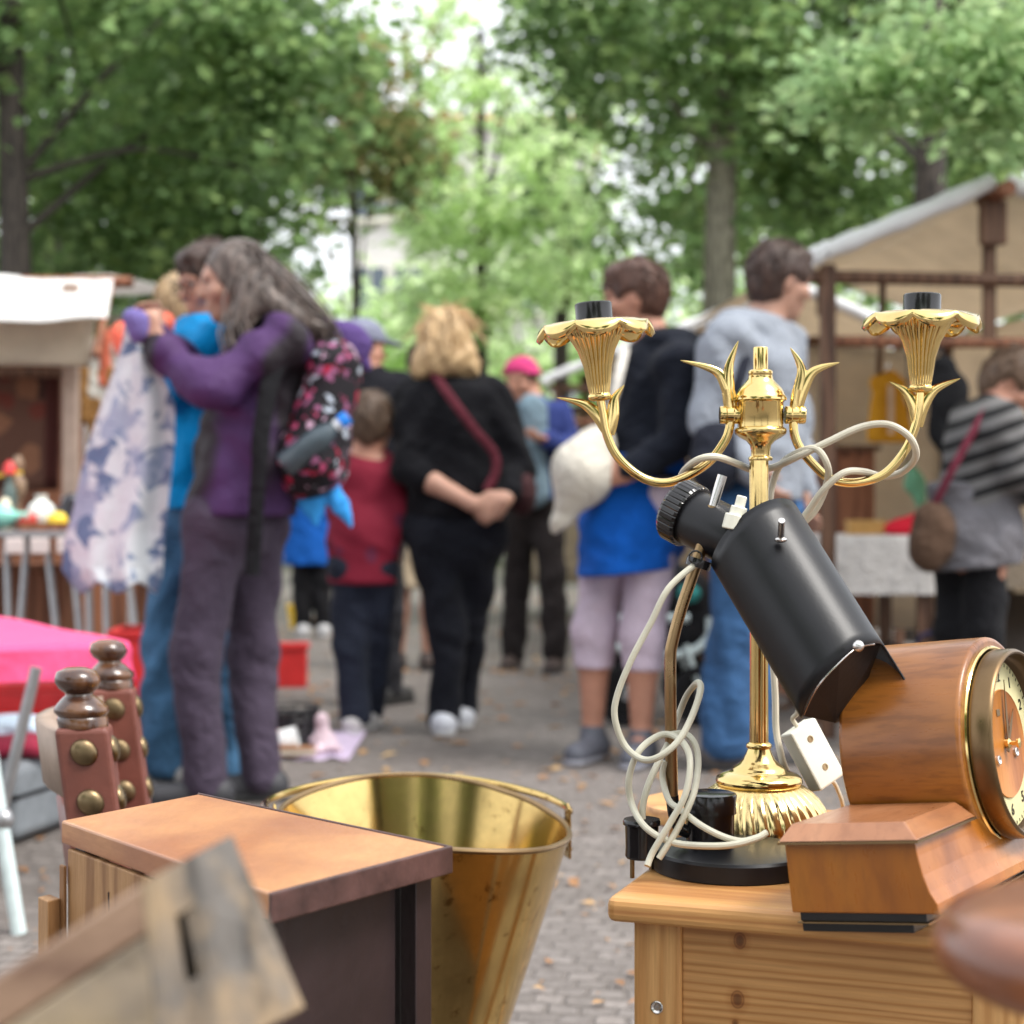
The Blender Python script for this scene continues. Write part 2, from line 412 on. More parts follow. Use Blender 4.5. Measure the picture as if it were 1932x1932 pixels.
def add_knots(m, pts):
    nt = m.node_tree; b = nt.nodes['Principled BSDF']; src = b.inputs['Base Color'].links[0].from_socket; co = texco(nt, (1,1,.75))
    for x, y, z, r in pts:
        d = N(nt, 'ShaderNodeVectorMath', operation='DISTANCE'); L(nt, co, d.inputs[0]); d.inputs[1].default_value = (x, y, z*.75)
        dv = N(nt, 'ShaderNodeMath', operation='DIVIDE'); L(nt, d.outputs['Value'], dv.inputs[0]); dv.inputs[1].default_value = r
        k_ = ramp(nt, dv.outputs[0], [(.0,(.10,.045,.02)),(.28,(.22,.10,.04)),(.36,(.55,.40,.28)),(.46,(.30,.16,.08)),(.52,(.8,.7,.6)),(1.,(1,1,1))])
        mu = N(nt, 'ShaderNodeMixRGB', blend_type='MULTIPLY'); mu.inputs[0].default_value = .8; L(nt, src, mu.inputs[1]); L(nt, k_.outputs[0], mu.inputs[2]); src = mu.outputs[0]
    L(nt, src, b.inputs['Base Color'])
add_knots(M_PINE_P, [(.110,.021,.457,.012),(.112,.021,.507,.011),(.108,.021,.436,.006),(.26,.021,.30,.012),(.09,.021,.22,.013)])
M_CLOCKWOOD = veneer('clock_veneer', (.19,.060,.009), (.34,.122,.018), (.44,.175,.032), (1,.16,1), .30, 9., .22, 150.)
M_CLOCKEND = veneer('clock_end_veneer', (.21,.056,.005), (.36,.112,.009), (.42,.148,.013), (.5,1,.3), .30, 11., .2, 90., .2)
M_CLOCKLID = veneer('clock_lid', (.20,.075,.030), (.32,.130,.055), (.40,.18,.085), (.3,1,1), .32, 10., .4, 90., .2)
M_EBON = plain('ebonised_wood', (.012,.010,.010), .35, 0, .3, 30, .1)

def subthing(name, parent, mb, mat, **k): return obj(name, mb, mat, parent, **k)

# ------------------------------------------------------------------ pine bench
BZ = .54
b0 = V3(.0805, 1.4636, 0); BR = Matrix.Rotation(R(-20.), 3, 'Z')
bench = thing('pine_cabinet', 'honey coloured pine cabinet carrying the brass lamp and the mantel clock', 'cabinet', b0, BR)
BW, BD = .365, .50
obj('top', MB().box((BW/2, BD/2, BZ-.011), (BW, BD, .022)), M_PINE, bench, True, bevel=.007, seg=3)
for x, y in ((.020,.016), (BW-.062,.016), (.020,BD-.06), (BW-.062,BD-.06)):
    lg = obj('leg', MB().box((x+.021, y+.021, (BZ-.022)/2), (.042, .042, BZ-.022)), M_PINE_V, bench, True, bevel=.003)
    if y < .1 and x < .1:
        obj('screw', MB().lathe([(0,0),(.0032,0),(.0048,-.0012),(.0055,-.0008),(.0055,.0012)], (x+.021, y, BZ-.095), 20, Matrix.Rotation(R(-90),3,'X')), M_STEEL, lg, True)
obj('front_panel', MB().box((BW/2, .030, (BZ+.02)/2), (BW-.124, .018, BZ-.064)), M_PINE_P, bench, True, bevel=.001)
for x in (.03, BW-.03):
    obj('side_panel', MB().box((x, BD/2-.005, (BZ+.02)/2), (.018, BD-.16, BZ-.064)), M_PINE_P, bench, True, bevel=.001)

# ------------------------------------------------------------------ two-armed brass lamp
LY = 1.71; k = LY/F; lc = V3(0, LY, 0); lc.x = (1432-CU)*k
def LP(u, v, dy=0): return V3((u-CU)*k, LY+dy, HC-(v-CV)*k)
lamp = thing('brass_lamp', 'polished brass two armed lamp with flower shaped arm ends and no shades', 'lamp', (lc.x, LY, BZ))
def lz(v): return HC-(v-CV)*k
def prof(rows): return [(max(r*k, 0), lz(v)) for r, v in rows]
nf = 34
def flute(i, a, r, h):
    w = fl_amt[i]; a2 = a + .22*(i/len(fl_amt)); s_ = abs(math.sin(a2*nf/2))
    return r*(1-w*(1-s_)**2.6), h
rows = [(122,1587),(125,1580),(128,1575),(132,1566),(134,1553),(131,1538),(124,1522),(113,1506),(100,1493),(87,1484),(80,1480)]
fl_amt = [0,0,.004,.014,.030,.040,.045,.045,.04,.02,0]
obj('base', MB().lathe(prof(rows), (lc.x, LY, 0), 34*14, fr=flute), M_BRASS_B, lamp, sharp=70)
obj('base_collar', MB().lathe(prof([(60,1482),(78,1481),(82,1474),(80,1466),(72,1460),(60,1456),(52,1453),(50,1449),(48,1446),(38,1440),(30,1432),(24,1420),(21,1412),(24,1410),(24,1404),(20,1401),(18,1400)]), (lc.x, LY, 0), 64), M_BRASS, lamp, sharp=60)
lt = (1437-1432)*k
def stemfl(i, a, r, h): return r*(1-.05*abs(math.sin(a*7))), h
obj('stem', MB().lathe(prof([(18,1402),(17.5,1300),(17.5,1100),(18,900),(18,866)]), (lc.x, LY, 0), 112, fr=stemfl), M_BRASS, lamp, sharp=70)
obj('hub', MB().lathe(prof([(18,868),(22,869),(23,865),(22,862),(18,860),(18,850),(20,840),(27,832),(38,826),(45,821),(48,818),(49,813),(48,809),(43,806),(43,802),(43,760),(45,757),(49,755),(49,750),(46,746),(44,741),(40,733),(31,724),(24,716),(22,708),(23,706),(23,701),(20,698),(14,697),(14,657),(13,655),(0,655)]), (lc.x+lt*.6, LY, 0), 64), M_BRASS, lamp, sharp=50)
def petal(i, a, r, h):
    if i < 6: return r*(1-.05*abs(math.sin(a*9))), h
    w = [0,.25,.6,1,1,.9,0,0][i-6]; s_ = abs(math.cos(a*4))
    return r*(1+.05*w*(s_-.3)), h-(.0065*w*s_ if i in (8,9,10) else 0)
def arm(pts, trump, socket, leaves, tilt, bx):
    a = obj('arm', MB().tube(crom([LP(*p) for p in pts], 8), 8.6*k, 14), M_BRASS, lamp)
    c = LP(*trump); Mt = Matrix.Rotation(R(tilt), 3, 'Y')
    rows = [(13,16),(22,12),(22,4),(19,2),(20,0),(23,-20),(27,-50),(36,-80),(47,-100),(57,-116),(75,-127),(94,-131),(107,-128),(110,-119),(104,-113),(106,-120),(92,-126.5),(60,-124),(40,-121)]
    pr = [(r*k, -h*k) for r, h in rows]
    def fr(i, a, r, h):
        if 4 <= i <= 9: return r*(1-.10*(1-abs(math.sin(a*12)))**1.3), h
        if i in (12,13,14,15):
            s_ = abs(math.cos(a*4)); w = (.55,1,1,.6)[i-12]
            return r*(1+.06*w*(s_-.6)), h-.0095*w*(s_**.8-.15)
        return r, h
    obj('flower_cup', MB().lathe(pr, c, 192, Mt, fr), M_BRASS, a, sharp=75)
    s_ = [(0,-122),(35,-122),(37,-128),(35,-133),(35,-168),(33,-170),(29,-170),(28,-150),(0,-150)]
    obj('bulb_socket', MB().lathe([(r*k, -h*k) for r, h in s_], c, 40, Mt), M_BAKELITE, a, sharp=40)
    for lf in leaves:
        q = crom([LP(*p) for p in lf], 6); m = len(q)
        rs = [k*(11.5*math.sin(math.pi*min(1,.30+.70*i/(m-1)))+.5) for i in range(m)]
        obj('leaf', MB().tube(q, rs, 12, True, (0,-1,.2)), M_BRASS, a)
    obj('barrel', MB().lathe([(0,-19*k),(16*k,-19*k),(17*k,-17*k),(17*k,-8*k),(15.5*k,-6*k),(15.5*k,6*k),(17*k,8*k),(17*k,17*k),(16*k,19*k),(0,19*k)], LP(*bx), 32, Matrix.Rotation(R(90),3,'Y')), M_BRASS, a)
arm([(1372,735),(1376,760),(1378,790),(1376,810),(1366,835),(1336,873),(1286,903),(1246,911),(1206,898),(1166,863),(1146,823),(1138,783),(1132,748)], (1131,741), None,
    [[(1146,815),(1128,785),(1100,762),(1050,750)],[(1149,820),(1156,785),(1160,752),(1178,726)],[(1382,770),(1373,735),(1350,700),(1284,680)],[(1377,775),(1374,730),(1376,690),(1393,643)]], -4, (1377,783))
arm([(1503,735),(1499,760),(1497,790),(1499,820),(1511,848),(1536,878),(1566,903),(1611,911),(1666,896),(1706,853),(1726,808),(1733,773),(1736,733)], (1737,725), None,
    [[(1729,800),(1724,765),(1708,738),(1678,720)],[(1731,805),(1740,770),(1764,735),(1812,714)],[(1499,770),(1508,735),(1512,695),(1491,656)],[(1503,775),(1514,735),(1536,700),(1584,684)]], 1, (1500,783))
wc = [(1291,935,.03),(1290,895,.02),(1311,870,-.012),(1346,863,-.018),(1391,875,.0),(1426,885,.02),(1466,880,.02),(1506,860,-.012),(1556,835,-.02),(1616,808,-.02),(1666,803,-.022),(1706,826,-.022),(1723,860,-.012),(1711,888,.012),(1676,898,.018),(1626,890,-.005),(1586,893,-.016),(1551,923,-.012),(1526,963,0),(1508,990,.005),(1512,992,.01),(1541,963,.01),(1560,918,.005),(1556,883,-.018),(1536,850,-.02),(1511,851,-.01),(1481,873,.02),(1466,913,.03),(1461,955,.03),(1463,1050,.04),(1470,1200,.05),(1477,1320,.05),(1479,1390,.05),(1488,1445,.04),(1500,1480,.045),(1500,1540,.07),(1490,1575,.08)]
obj('flex', MB().tube(crom([LP(*p) for p in wc], 6), 6.8*k, 10), M_WHITECORD, lamp)

# ------------------------------------------------------------------ hanging two-hole socket block
sk = thing('socket_block', 'flat ivory two gang socket block tilted behind the black lamp shade', 'socket', LP(1545,1425,.03))
ax = (LP(1562,1395,.03)-LP(1510,1380,.03)).normalized()
d1 = (LP(1560,1490,.03)-LP(1497,1372,.03)); d1n = d1.normalized(); w = V3(.80,.35,-.12); w = (w-d1n*w.dot(d1n)).normalized(); nn = d1n.cross(w)
if nn.y > 0: nn = -nn
Ms = Matrix((d1n, w, nn)).transposed(); cc = LP(1543,1432,.03)
obj('body', MB().box(cc, (.066,.036,.020), Ms), M_WHITEPLASTIC, sk, bevel=.002)
for t in (-.017, .015):
    obj('socket_hole', MB().lathe([(0,.0101),(.0022,.0101),(.0022,.0107),(.0034,.0107),(.0036,.0102),(0,.0098)], cc+d1n*t, 16, Ms), M_BRASS_DARK, sk)
q = [LP(1499,1368,.03), LP(1503,1362,.025), LP(1510,1350,.02), LP(1515,1320,.02), LP(1508,1250,.03)]
obj('flex', MB().tube(crom([cc-d1n*.032]+q[1:], 6), .0024, 8), M_WHITECORD, sk)
q = [cc+d1n*.03, LP(1583,1485,.04), LP(1596,1500,.05), LP(1612,1540,.06), V3(.345,1.80,.5425)]
obj('lower_flex', MB().tube(crom(q, 6), .0022, 8), M_WHITECORD, sk)

# ------------------------------------------------------------------ black spot lamp
dl_c = V3(.204, 1.577, BZ); kd = 1.56/F
def DP(u, v, Y=1.56): return P(u, v, Y)
dl = thing('spot_lamp', 'black adjustable spot lamp with a long tube shade and a round foot', 'lamp', dl_c)
obj('foot', MB().lathe([(0,0),(.070,0),(.0735,.001),(.0735,.016),(.072,.0185),(.069,.0192),(0,.0192)], dl_c, 96), M_BLACKPAINT, dl, sharp=30)
hc_ = P(1340, 1592, 1.592); hc_.z = BZ+.0192
obj('switch_housing', MB().lathe([(0,0),(.0225,0),(.0225,.030),(.0245,.0305),(.0248,.047),(.0242,.0485),(.021,.0495),(0,.0495)], hc_, 64), M_BAKELITE, dl, sharp=30)
rod = [DP(1363,897,1.575), DP(1345,955,1.575), DP(1315,1060,1.575), DP(1285,1150,1.575), DP(1268,1215,1.575), DP(1265,1240,1.575), DP(1265,1300,1.575), DP(1266,1400,1.58), DP(1268,1500,1.585), DP(1272,1535,1.587), DP(1283,1562,1.588), DP(1305,1572,1.59)]
rp = crom(rod[:2], 3); obj('pin', MB().tube(rod[:2], .0046, 16), M_STEEL, dl)
obj('rod', MB().tube(crom(rod[1:9], 5), .0056, 16), M_BRASS_DARK, dl)
obj('elbow', MB().tube(crom(rod[8:], 6), .0060, 14), M_BAKELITE, dl)
# neck and knob
n0, n1 = DP(1272,958,1.615), DP(1470,1062,1.545)
na = (n1-n0).normalized()
Mn = na.to_track_quat('Z', 'Y').to_matrix()
def ridg(i, a, r, h): return (r*(1-.02*(abs(math.sin(a*18))<.35)) if 2 <= i <= 5 else r), h
obj('knob', MB().lathe([(0,0),(.024,0),(.029,.002),(.0308,.005),(.0308,.020),(.0295,.0225),(.027,.0228),(0,.0228)], n0, 180, Mn, ridg), M_BAKELITE, dl, sharp=25)
obj('neck', MB().lathe([(.0262,.0228),(.0268,.024),(.0268,.095),(.0255,.098),(0,.098)], n0, 64, Mn), M_BLACKPAINT, dl, sharp=30)
# shade: open trough, notched end
c1, c2 = P(1425,1022,1.575), P(1594,1300,1.50)
a_ = (c2-c1).normalized(); e_ = V3(.42,-.62,.66); e_ = (e_-a_*e_.dot(a_)).normalized(); l_ = a_.cross(e_)
if l_.x < 0: l_ = -l_
RS, L0 = .0485, (c2-c1).length
vs, fs = [], []; na_, nl_ = 57, 14
for i in range(na_):
    th = R(-118+236*i/(na_-1))
    dg = math.degrees(th); L_ = L0*(.91 + (.14*min(1,(-dg-15)/100) if dg < -15 else 0) + (.34*min(1,(dg-32)/14) if dg > 32 else 0))
    off = e_*math.cos(th)*RS + l_*math.sin(th)*RS
    up = -.012*math.cos(th)
    for j in range(nl_):
        t = j/(nl_-1); vs.append(c1 + off + a_*(up*(1-t)+L_*t))
for i in range(na_-1):
    for j in range(nl_-1): fs.append((i*nl_+j, (i+1)*nl_+j, (i+1)*nl_+j+1, i*nl_+j+1))
shade = obj('shade', MB().add(vs, fs, True), M_BLACKPAINT, dl, solid=.0018)
def shp(dg, L_): return c1 + e_*math.cos(R(dg))*(RS-.0015) + l_*math.sin(R(dg))*(RS-.0015) + a_*L_
pa, pb = shp(-116, L0*1.04), shp(28, L0*.90)
pl = [pa, shp(-75, L0*.985), shp(-40, L0*.935), shp(-5, L0*.90), pb, P(1612,1346,pb.y+.035), P(1575,1362,pa.y+.02)]
obj('end_plate', MB().prism(pl, a_*.0012), M_EBON, shade)
obj('worn_edge', MB().tube(crom([shp(-116,L0*1.045)+e_*.0012, shp(-75,L0*.995)+e_*.0012, shp(-40,L0*.947)+e_*.0012, shp(-16,L0*.914)+e_*.0012, shp(10,L0*.913)+e_*.0012],6), .0009, 6), M_STEEL, shade)
cap = [c1 + a_*.004 + e_*RS*.94*math.cos(R(t)) + l_*RS*.94*math.sin(R(t)) for t in range(-118,119,8)]
obj('back_plate', MB().prism(cap, a_*.0015), M_BLACKPAINT, shade)
s0 = P(1473,1018,1.51); s1 = P(1475,982,1.49)
obj('shade_pin', MB().tube([s0, s1], .0030, 12).ball(s0, (.006,.006,.003), 12), M_STEEL, shade)
s0 = P(1619,1219,1.452); obj('shade_screw', MB().ball(s0, .0052, 14), M_STEEL, shade)
sw = P(1392,968,1.545); su = (P(1398,944,1.54)-P(1390,975,1.54)).normalized()
obj('switch', MB().tube([sw-su*.016, sw-su*.002], .011, 12).tube([sw-su*.003, sw+su*.006], .0075, 12).tube([sw+su*.005, sw+su*.016], .0048, 12), M_WHITEPLASTIC, dl, bevel=.001)
tie = DP(1318,1063,1.57); rd = (rod[2]-rod[3]).normalized()
obj('cable_clip', MB().lathe([(.0062,-.004),(.0115,-.004),(.012,0),(.0115,.004),(.0062,.004)], tie, 28, rd.to_track_quat('Z','Y').to_matrix()).tube([tie+V3(-.004,-.011,.006)+V3(.006*math.cos(t*.7),-.001,.006*math.sin(t*.7)) for t in range(10)], .0009, 8), M_BAKELITE, dl)
def cord(name, pts, Y0=1.55, r=.003, par=None):
    return obj(name, MB().tube(crom([P(p[0], p[1], Y0+(p[2] if len(p) > 2 else 0)) for p in pts], 6), r, 10), M_GREYCORD, par)
ca = [(1318,1066,.02),(1304,1071,.01),(1260,1112),(1228,1175),(1192,1243),(1165,1310),(1160,1355),(1178,1405),(1210,1432,-.01),(1241,1429,-.02),(1278,1400,-.02),(1304,1355,-.01),(1321,1305),(1317,1288,.01),(1297,1310,.04),(1280,1350,.05),(1262,1400,.03),(1243,1436,.01),(1223,1481,.0),(1213,1520),(1212,1545)]
cd = cord('flex', ca, 1.55, .0031, dl)
cb = [(1446,1571,-.045),(1426,1582,-.05),(1381,1594,-.055),(1327,1596,-.05),(1268,1589,-.03),(1219,1562,-.02),(1192,1517),(1187,1467),(1205,1418),(1237,1391,.02),(1264,1386,.02),(1291,1404,0),(1302,1440,-.02),(1293,1499,-.03),(1264,1553,-.03),(1232,1607,-.03),(1221,1634,-.035)]
cord('flex', cb, 1.55, .0031, dl)
cord('flex', [(1264,1386,.02),(1290,1384,.02),(1308,1398,.01),(1317,1430,.0),(1313,1480,-.02),(1300,1520,-.03),(1275,1570,-.03),(1243,1620,-.032)], 1.55, .003, dl)
cord('flex', [(1255,1436,.03),(1250,1467,.03),(1262,1510,.01),(1284,1528,-.01),(1322,1557,-.045),(1363,1578,-.05),(1399,1587,-.045),(1430,1580,-.035)], 1.55, .003, dl)
# plug hanging off the bench edge
pc = P(1211, 1545, 1.575)
plug = obj('plug', MB().lathe([(0,0),(.0165,0),(.0175,-.002),(.0175,-.005),(.0155,-.006),(.0150,-.026),(.0155,-.034),(.0140,-.036),(0,-.036)], pc, 40, None, lambda i, a, r, h: (r*(1-.05*(abs(math.sin(a*3))<.3)) if i in (4,5,6) else r, h)), M_BAKELITE, dl, sharp=30)
obj('prong', MB().tube([pc+V3(-.009,-.002,-.035), pc+V3(-.009,-.002,-.054)], .0022, 10), M_BRASS_DARK, plug)
obj('prong', MB().tube([pc+V3(.009,.004,-.035), pc+V3(.009,.004,-.054)], .0022, 10), M_BRASS_DARK, plug)

# ------------------------------------------------------------------ mantel clock
A_ = R(7.0); Lx = V3(.574,.819,0).normalized(); y0 = V3(-Lx.y, Lx.x, 0)
yy = y0*math.cos(A_) - V3(0,0,1)*math.sin(A_); zz = V3(0,0,1)*math.cos(A_) + y0*math.sin(A_)
Rc = Matrix((Lx, yy, zz)).transposed(); lidc = V3(.3116,1.330,.6226)
O = lidc - zz*.066
ck = thing('mantel_clock', 'brown veneered mantel clock with a round brass rimmed dial, seen from its end', 'clock', O, Rc)
XD, ZD, RD, DP_ = .2135, .109, .0945, .112; XL = .427
pf = [(DP_,0),(DP_,.058),(0,.058),(-.0015,.045),(-.004,.030),(-.008,.017),(-.013,.008),(-.014,0)]
mb = MB(); mb.prism([(.002,y,z) for y,z in pf], (XL-.004,0,0)); obj('case', mb, M_CLOCKEND, ck, True, bevel=.0012)
for sx in (0, 1):
    x0, x1 = (-.004,.125) if not sx else (XL-.125, XL+.004)
    o_ = -.005; t0 = .058; h = .0125; ins = .016
    p = [(x0,o_,t0),(x1,o_,t0),(x0,DP_+.003,t0),(x1,DP_+.003,t0)]
    i0, i1 = (ins, 0) if not sx else (0, ins)
    p += [(x0+i0,o_+ins,t0+h),(x1-i1,o_+ins,t0+h),(x0+i0,DP_+.003-ins*.4,t0+h),(x1-i1,DP_+.003-ins*.4,t0+h)]
    obj('wing_lid', MB().hexa([Vector(q) for q in p]), M_CLOCKLID, ck, True, bevel=.0012)
    q = [(x0-.0006,o_-.0006,t0-.0022),(x1,o_-.0006,t0-.0022),(x0-.0006,DP_+.0033,t0-.0022),(x1,DP_+.0033,t0-.0022)]
    q += [(a,b,c+.002) for a,b,c in q]
    obj('lid_line', MB().hexa([Vector(s_) for s_ in q]), M_BRASS_DARK, ck, True)
arc = [(XD+RD*math.cos(R(t)), -.001, ZD+RD*math.sin(R(t))) for t in range(-38, 219, 4)]
mb = MB(); mb.prism(arc, (0, DP_-.001, 0)); mb.sm = [True]*len(mb.sm)
obj('drum', mb, M_CLOCKWOOD, ck, True, bevel=.004, seg=3, sharp=30)
Mf = Matrix.Rotation(R(90), 3, 'X')       # lathe axis along the clock's front
def ring(name, pr, mat, par=None): return obj(name, MB().lathe(pr, (XD,-.001,ZD), 96, Mf), mat, par or ck, True, sharp=35)
ring('dial_surround', [(.070,0),(.0865,0),(.0865,.0015),(.0855,.0028),(.0845,.003),(.0835,.0025),(.070,.0025)], M_BRASS)
dial = ring('dial', [(0,.002),(.046,.002),(.0465,.0045),(.0735,.0045),(.0735,.0),(0,0)], plain('dial_cream', (.66,.60,.33), .45, 0, .1, 40, .05))
ring('dial_centre', [(0,.0052),(.0455,.0052),(.047,.0062),(.0475,.0056),(.0475,.003),(0,.003)], wood('dial_wood', (.34,.11,.02), (.54,.20,.035), (3,3,.7), .35, 3., .05), dial)
bez = ring('bezel', [(.0752,.004),(.0825,.004),(.083,.006),(.0825,.020),(.081,.0225),(.0795,.0232),(.078,.0225),(.0765,.018),(.0752,.004)], brass('dark_bezel', (.21,.135,.070), .24, .3))
mb = MB()
for h_ in range(60):
    a = R(6*h_); rr = .0705
    c = V3(XD+rr*math.sin(a), -.0057, ZD+rr*math.cos(a)); l5 = .0028 if h_ % 5 else .0045
    mb.box(c, (.0007,.0006,l5), Matrix.Rotation(a, 3, 'Y'))
obj('minute_marks', mb, M_EBON, dial, True)
def text_mesh(s, size, M, ext=.0003):
    cu = bpy.data.curves.new('figures', 'FONT'); cu.body = s; cu.size = size; cu.align_x = 'CENTER'; cu.align_y = 'CENTER'; cu.extrude = ext; cu.offset = size*.012
    o = bpy.data.objects.new('figures', cu); COL.objects.link(o)
    me = o.evaluated_get(bpy.context.evaluated_depsgraph_get()).to_mesh()
    vs = [M @ v.co for v in me.vertices]; fs = [tuple(p.vertices) for p in me.polygons]
    o.evaluated_get(bpy.context.evaluated_depsgraph_get()).to_mesh_clear()
    bpy.data.objects.remove(o); bpy.data.curves.remove(cu); return vs, fs
mb = MB()
for h_ in range(1, 13):
    a = R(30*h_); rr = .0585
    Mt = Matrix.Translation(V3(XD+rr*math.sin(a), -.0058, ZD+rr*math.cos(a))) @ Matrix.Rotation(R(90), 4, 'X')
    mb.add(*text_mesh(str(h_), .0135, Mt))
obj('numerals', mb, M_EBON, dial, True)
def hand(name, ang, ln, wd):
    Mh = Matrix.Rotation(R(ang), 3, 'Y'); pts = [(-wd*.4,0,-.008),(-wd,0,ln*.45),(-wd*.35,0,ln*.8),(0,0,ln),(wd*.35,0,ln*.8),(wd,0,ln*.45),(wd*.4,0,-.008)]
    obj(name, MB().prism([V3(XD,-.0085,ZD)+Mh @ Vector(p) for p in pts], (0,-.0008,0)), M_BRASS_DARK, dial, True)
hand('hour_hand', 38, .036, .0028); hand('minute_hand', 8, .056, .0022)
obj('hand_boss', MB().lathe([(0,.003),(.004,.003),(.0045,.009),(.002,.011),(.002,.015),(.0042,.016),(.0042,.018),(0,.019)], (XD,-.001,ZD), 24, Mf), M_BRASS, dial, True)
for dx, dz in ((-.024,-.012),(.022,-.010)):
    obj('winding_hole', MB().lathe([(.0018,.006),(.0035,.0075),(.0042,.007),(.0044,.005)], (XD+dx,-.001,ZD+dz), 20, Mf), M_STEEL, dial, True)
obj('regulator_plate', MB().box((XD-.010,-.0064,ZD+.028),(.008,.0012,.006)), M_BRASS_DARK, dial, True, bevel=.0003)
obj('plinth', MB().box((XL/2, DP_/2-.004, -.0035), (XL-.008, DP_-.004, .007)), M_EBON, ck, True, bevel=.0008)
obj('plinth_line', MB().box((XL/2, DP_/2-.004, -.0078), (XL-.004, DP_, .0012)), M_BRASS_DARK, ck, True)
obj('foot_strip', MB().box((XL/2, DP_/2+.004, -.0125), (XL-.02, DP_-.016, .008)), M_EBON, ck, True, bevel=.0008)
wd_ = thing('wooden_wedge', 'dark wooden wedge propping up the front of the mantel clock', 'wedge', (0,0,0))
pw = [O + Rc @ Vector(q) for q in ((.07,.02,-.0168),(.16,.02,-.0168),(.07,.10,-.0168),(.16,.10,-.0168))]
obj('wedge', MB().hexa([V3(p.x,p.y,BZ+.0004) for p in pw]+[V3(p.x,p.y,max(p.z, BZ+.001)) for p in pw]), M_EBON, wd_)

# ------------------------------------------------------------------ small round pine stool behind
st = thing('round_stool', 'pale round pine stool half hidden behind the black lamp foot', 'stool', (.235,1.99,0))
obj('seat', MB().lathe([(0,.512),(.080,.512),(.087,.516),(.088,.526),(.085,.532),(.078,.534),(0,.534)], (.235,1.99,0), 48), M_PINE, st)
for t in (45,135,225,315):
    cx, sx = math.cos(R(t)), math.sin(R(t))
    obj('leg', MB().tube([(.235+.05*cx,1.99+.05*sx,.513),(.235+.085*cx,1.99+.085*sx,0)], [.013,.010], 12), M_PINE_V, st)
# ------------------------------------------------------------------ low dark cabinet, left foreground
M_CABTOP = wood('worn_orange_top', (.42,.165,.058), (.60,.295,.125), (1.4,.5,5), .38, 2.6, .15, coat=.25, stain=((.30,.12,.06), 3.))
M_CABDARK = plain('dark_violet_stain', (.026,.015,.016), .42, 0, .25, 14, .25, .002)
M_CABEDGE = plain('dark_worn_edge', (.075,.036,.032), .40, 0, .5, 22, .25, .002)
M_RAWPINE = wood('raw_pine_back', (.26,.125,.048), (.42,.23,.10), (5,5,.5), .6, 3., .3)
TZ = .60
A0, B0, C0, D0 = [P(u, v, .27*F/(v-966)) for u, v in ((110,1548),(375,1497),(855,1598),(512,1688))]
dx = ((D0-A0).normalized()+(C0-B0).normalized()).normalized(); dy = ((B0-A0).normalized()+(C0-D0).normalized()).normalized()
cab = thing('low_cabinet', 'small dark stained cabinet with a worn orange top and raw pine back', 'cabinet', (A0.x, A0.y, 0))
th = .020; q = [A0, D0, B0, C0]
def ins(s, t, z): # bilinear point on the top
    p = (A0*(1-s)+D0*s)*(1-t)+(B0*(1-s)+C0*s)*t; return V3(p.x, p.y, z)
obj('top', MB().hexa([ins(.006,.012,TZ-th),ins(.988,.012,TZ-th),ins(.006,.988,TZ-th),ins(.988,.988,TZ-th),ins(.006,.012,TZ),ins(.988,.012,TZ),ins(.006,.988,TZ),ins(.988,.988,TZ)]), M_CABTOP, cab, bevel=.002)
def strip(name, s0,t0,s1,t1,z0,z1,mat,par=cab,bev=.0012):
    return obj(name, MB().hexa([ins(s0,t0,z0),ins(s1,t0,z0),ins(s0,t1,z0),ins(s1,t1,z0),ins(s0,t0,z1),ins(s1,t0,z1),ins(s0,t1,z1),ins(s1,t1,z1)]), mat, par, bevel=bev)
strip('top_edging', .988,0,1,1,TZ-th-.001,TZ+.001,M_CABEDGE)
strip('top_edging', 0,.988,.988,1,TZ-th-.001,TZ+.001,M_CABEDGE)
zb = TZ-th-.0005
strip('side_panel', .90,.06,.915,.80,.05,zb,M_CABDARK)
for t0 in (.04,.86): strip('corner_post', .895,t0,.95,t0+.10,0,zb,M_CABDARK)
for t0 in (.04,.86): strip('corner_post', .06,t0,.115,t0+.10,0,zb,M_CABDARK)
strip('front_panel', .10,.87,.90,.93,.05,zb,M_CABDARK)
bk = strip('back_panel', .045,.010,.93,.050,.03,zb-.002,M_RAWPINE)
strip('back_batten', .022,-.02,.05,.0,.0,zb-.016,M_RAWPINE,bk)
strip('back_batten', -.03,-.10,.03,-.02,.0,zb-.045,M_RAWPINE,bk)
obj('split', MB().box(ins(.27,.0095,zb-.05), (.0015,.0012,.05)), M_CABDARK, bk)

# ------------------------------------------------------------------ weathered crate, close to the lens
M_GREYWOOD = wood('weathered_crate', (.10,.082,.066), (.19,.155,.122), (.6,4,4), .75, 3., .5, stain=((.25,.19,.115), 9.))
M_GREYEND = wood('weathered_end', (.065,.058,.052), (.135,.122,.110), (4,4,.6), .75, 3., .5, stain=((.28,.20,.12), 14.))
M_BROWNRIM = wood('brown_rim', (.13,.070,.042), (.22,.135,.085), (.5,4,4), .55, 3., .3)
E = {}
E['a'], E['b'] = P(290,1652,.70), P(438,1575,.78)          # near and far top corner of the end board
E['c'], E['d'] = P(330,2020,.69), P(575,1900,.77)
lv = (P(0,1838,.66)-E['a'])*2.0
gc = thing('weathered_crate', 'weathered grey wooden crate with a slotted end board, tilted in the near corner', 'crate', (E['c'].x-.15, .72, 0))
def quadbox(name, p4, off, mat, par=gc, bev=.002):
    return obj(name, MB().hexa([Vector(p) for p in p4]+[Vector(p)+Vector(off) for p in p4]), mat, par, bevel=bev)
dn = (E['c']-E['a']); lvn = lv.normalized(); out = -lvn
tk = .006
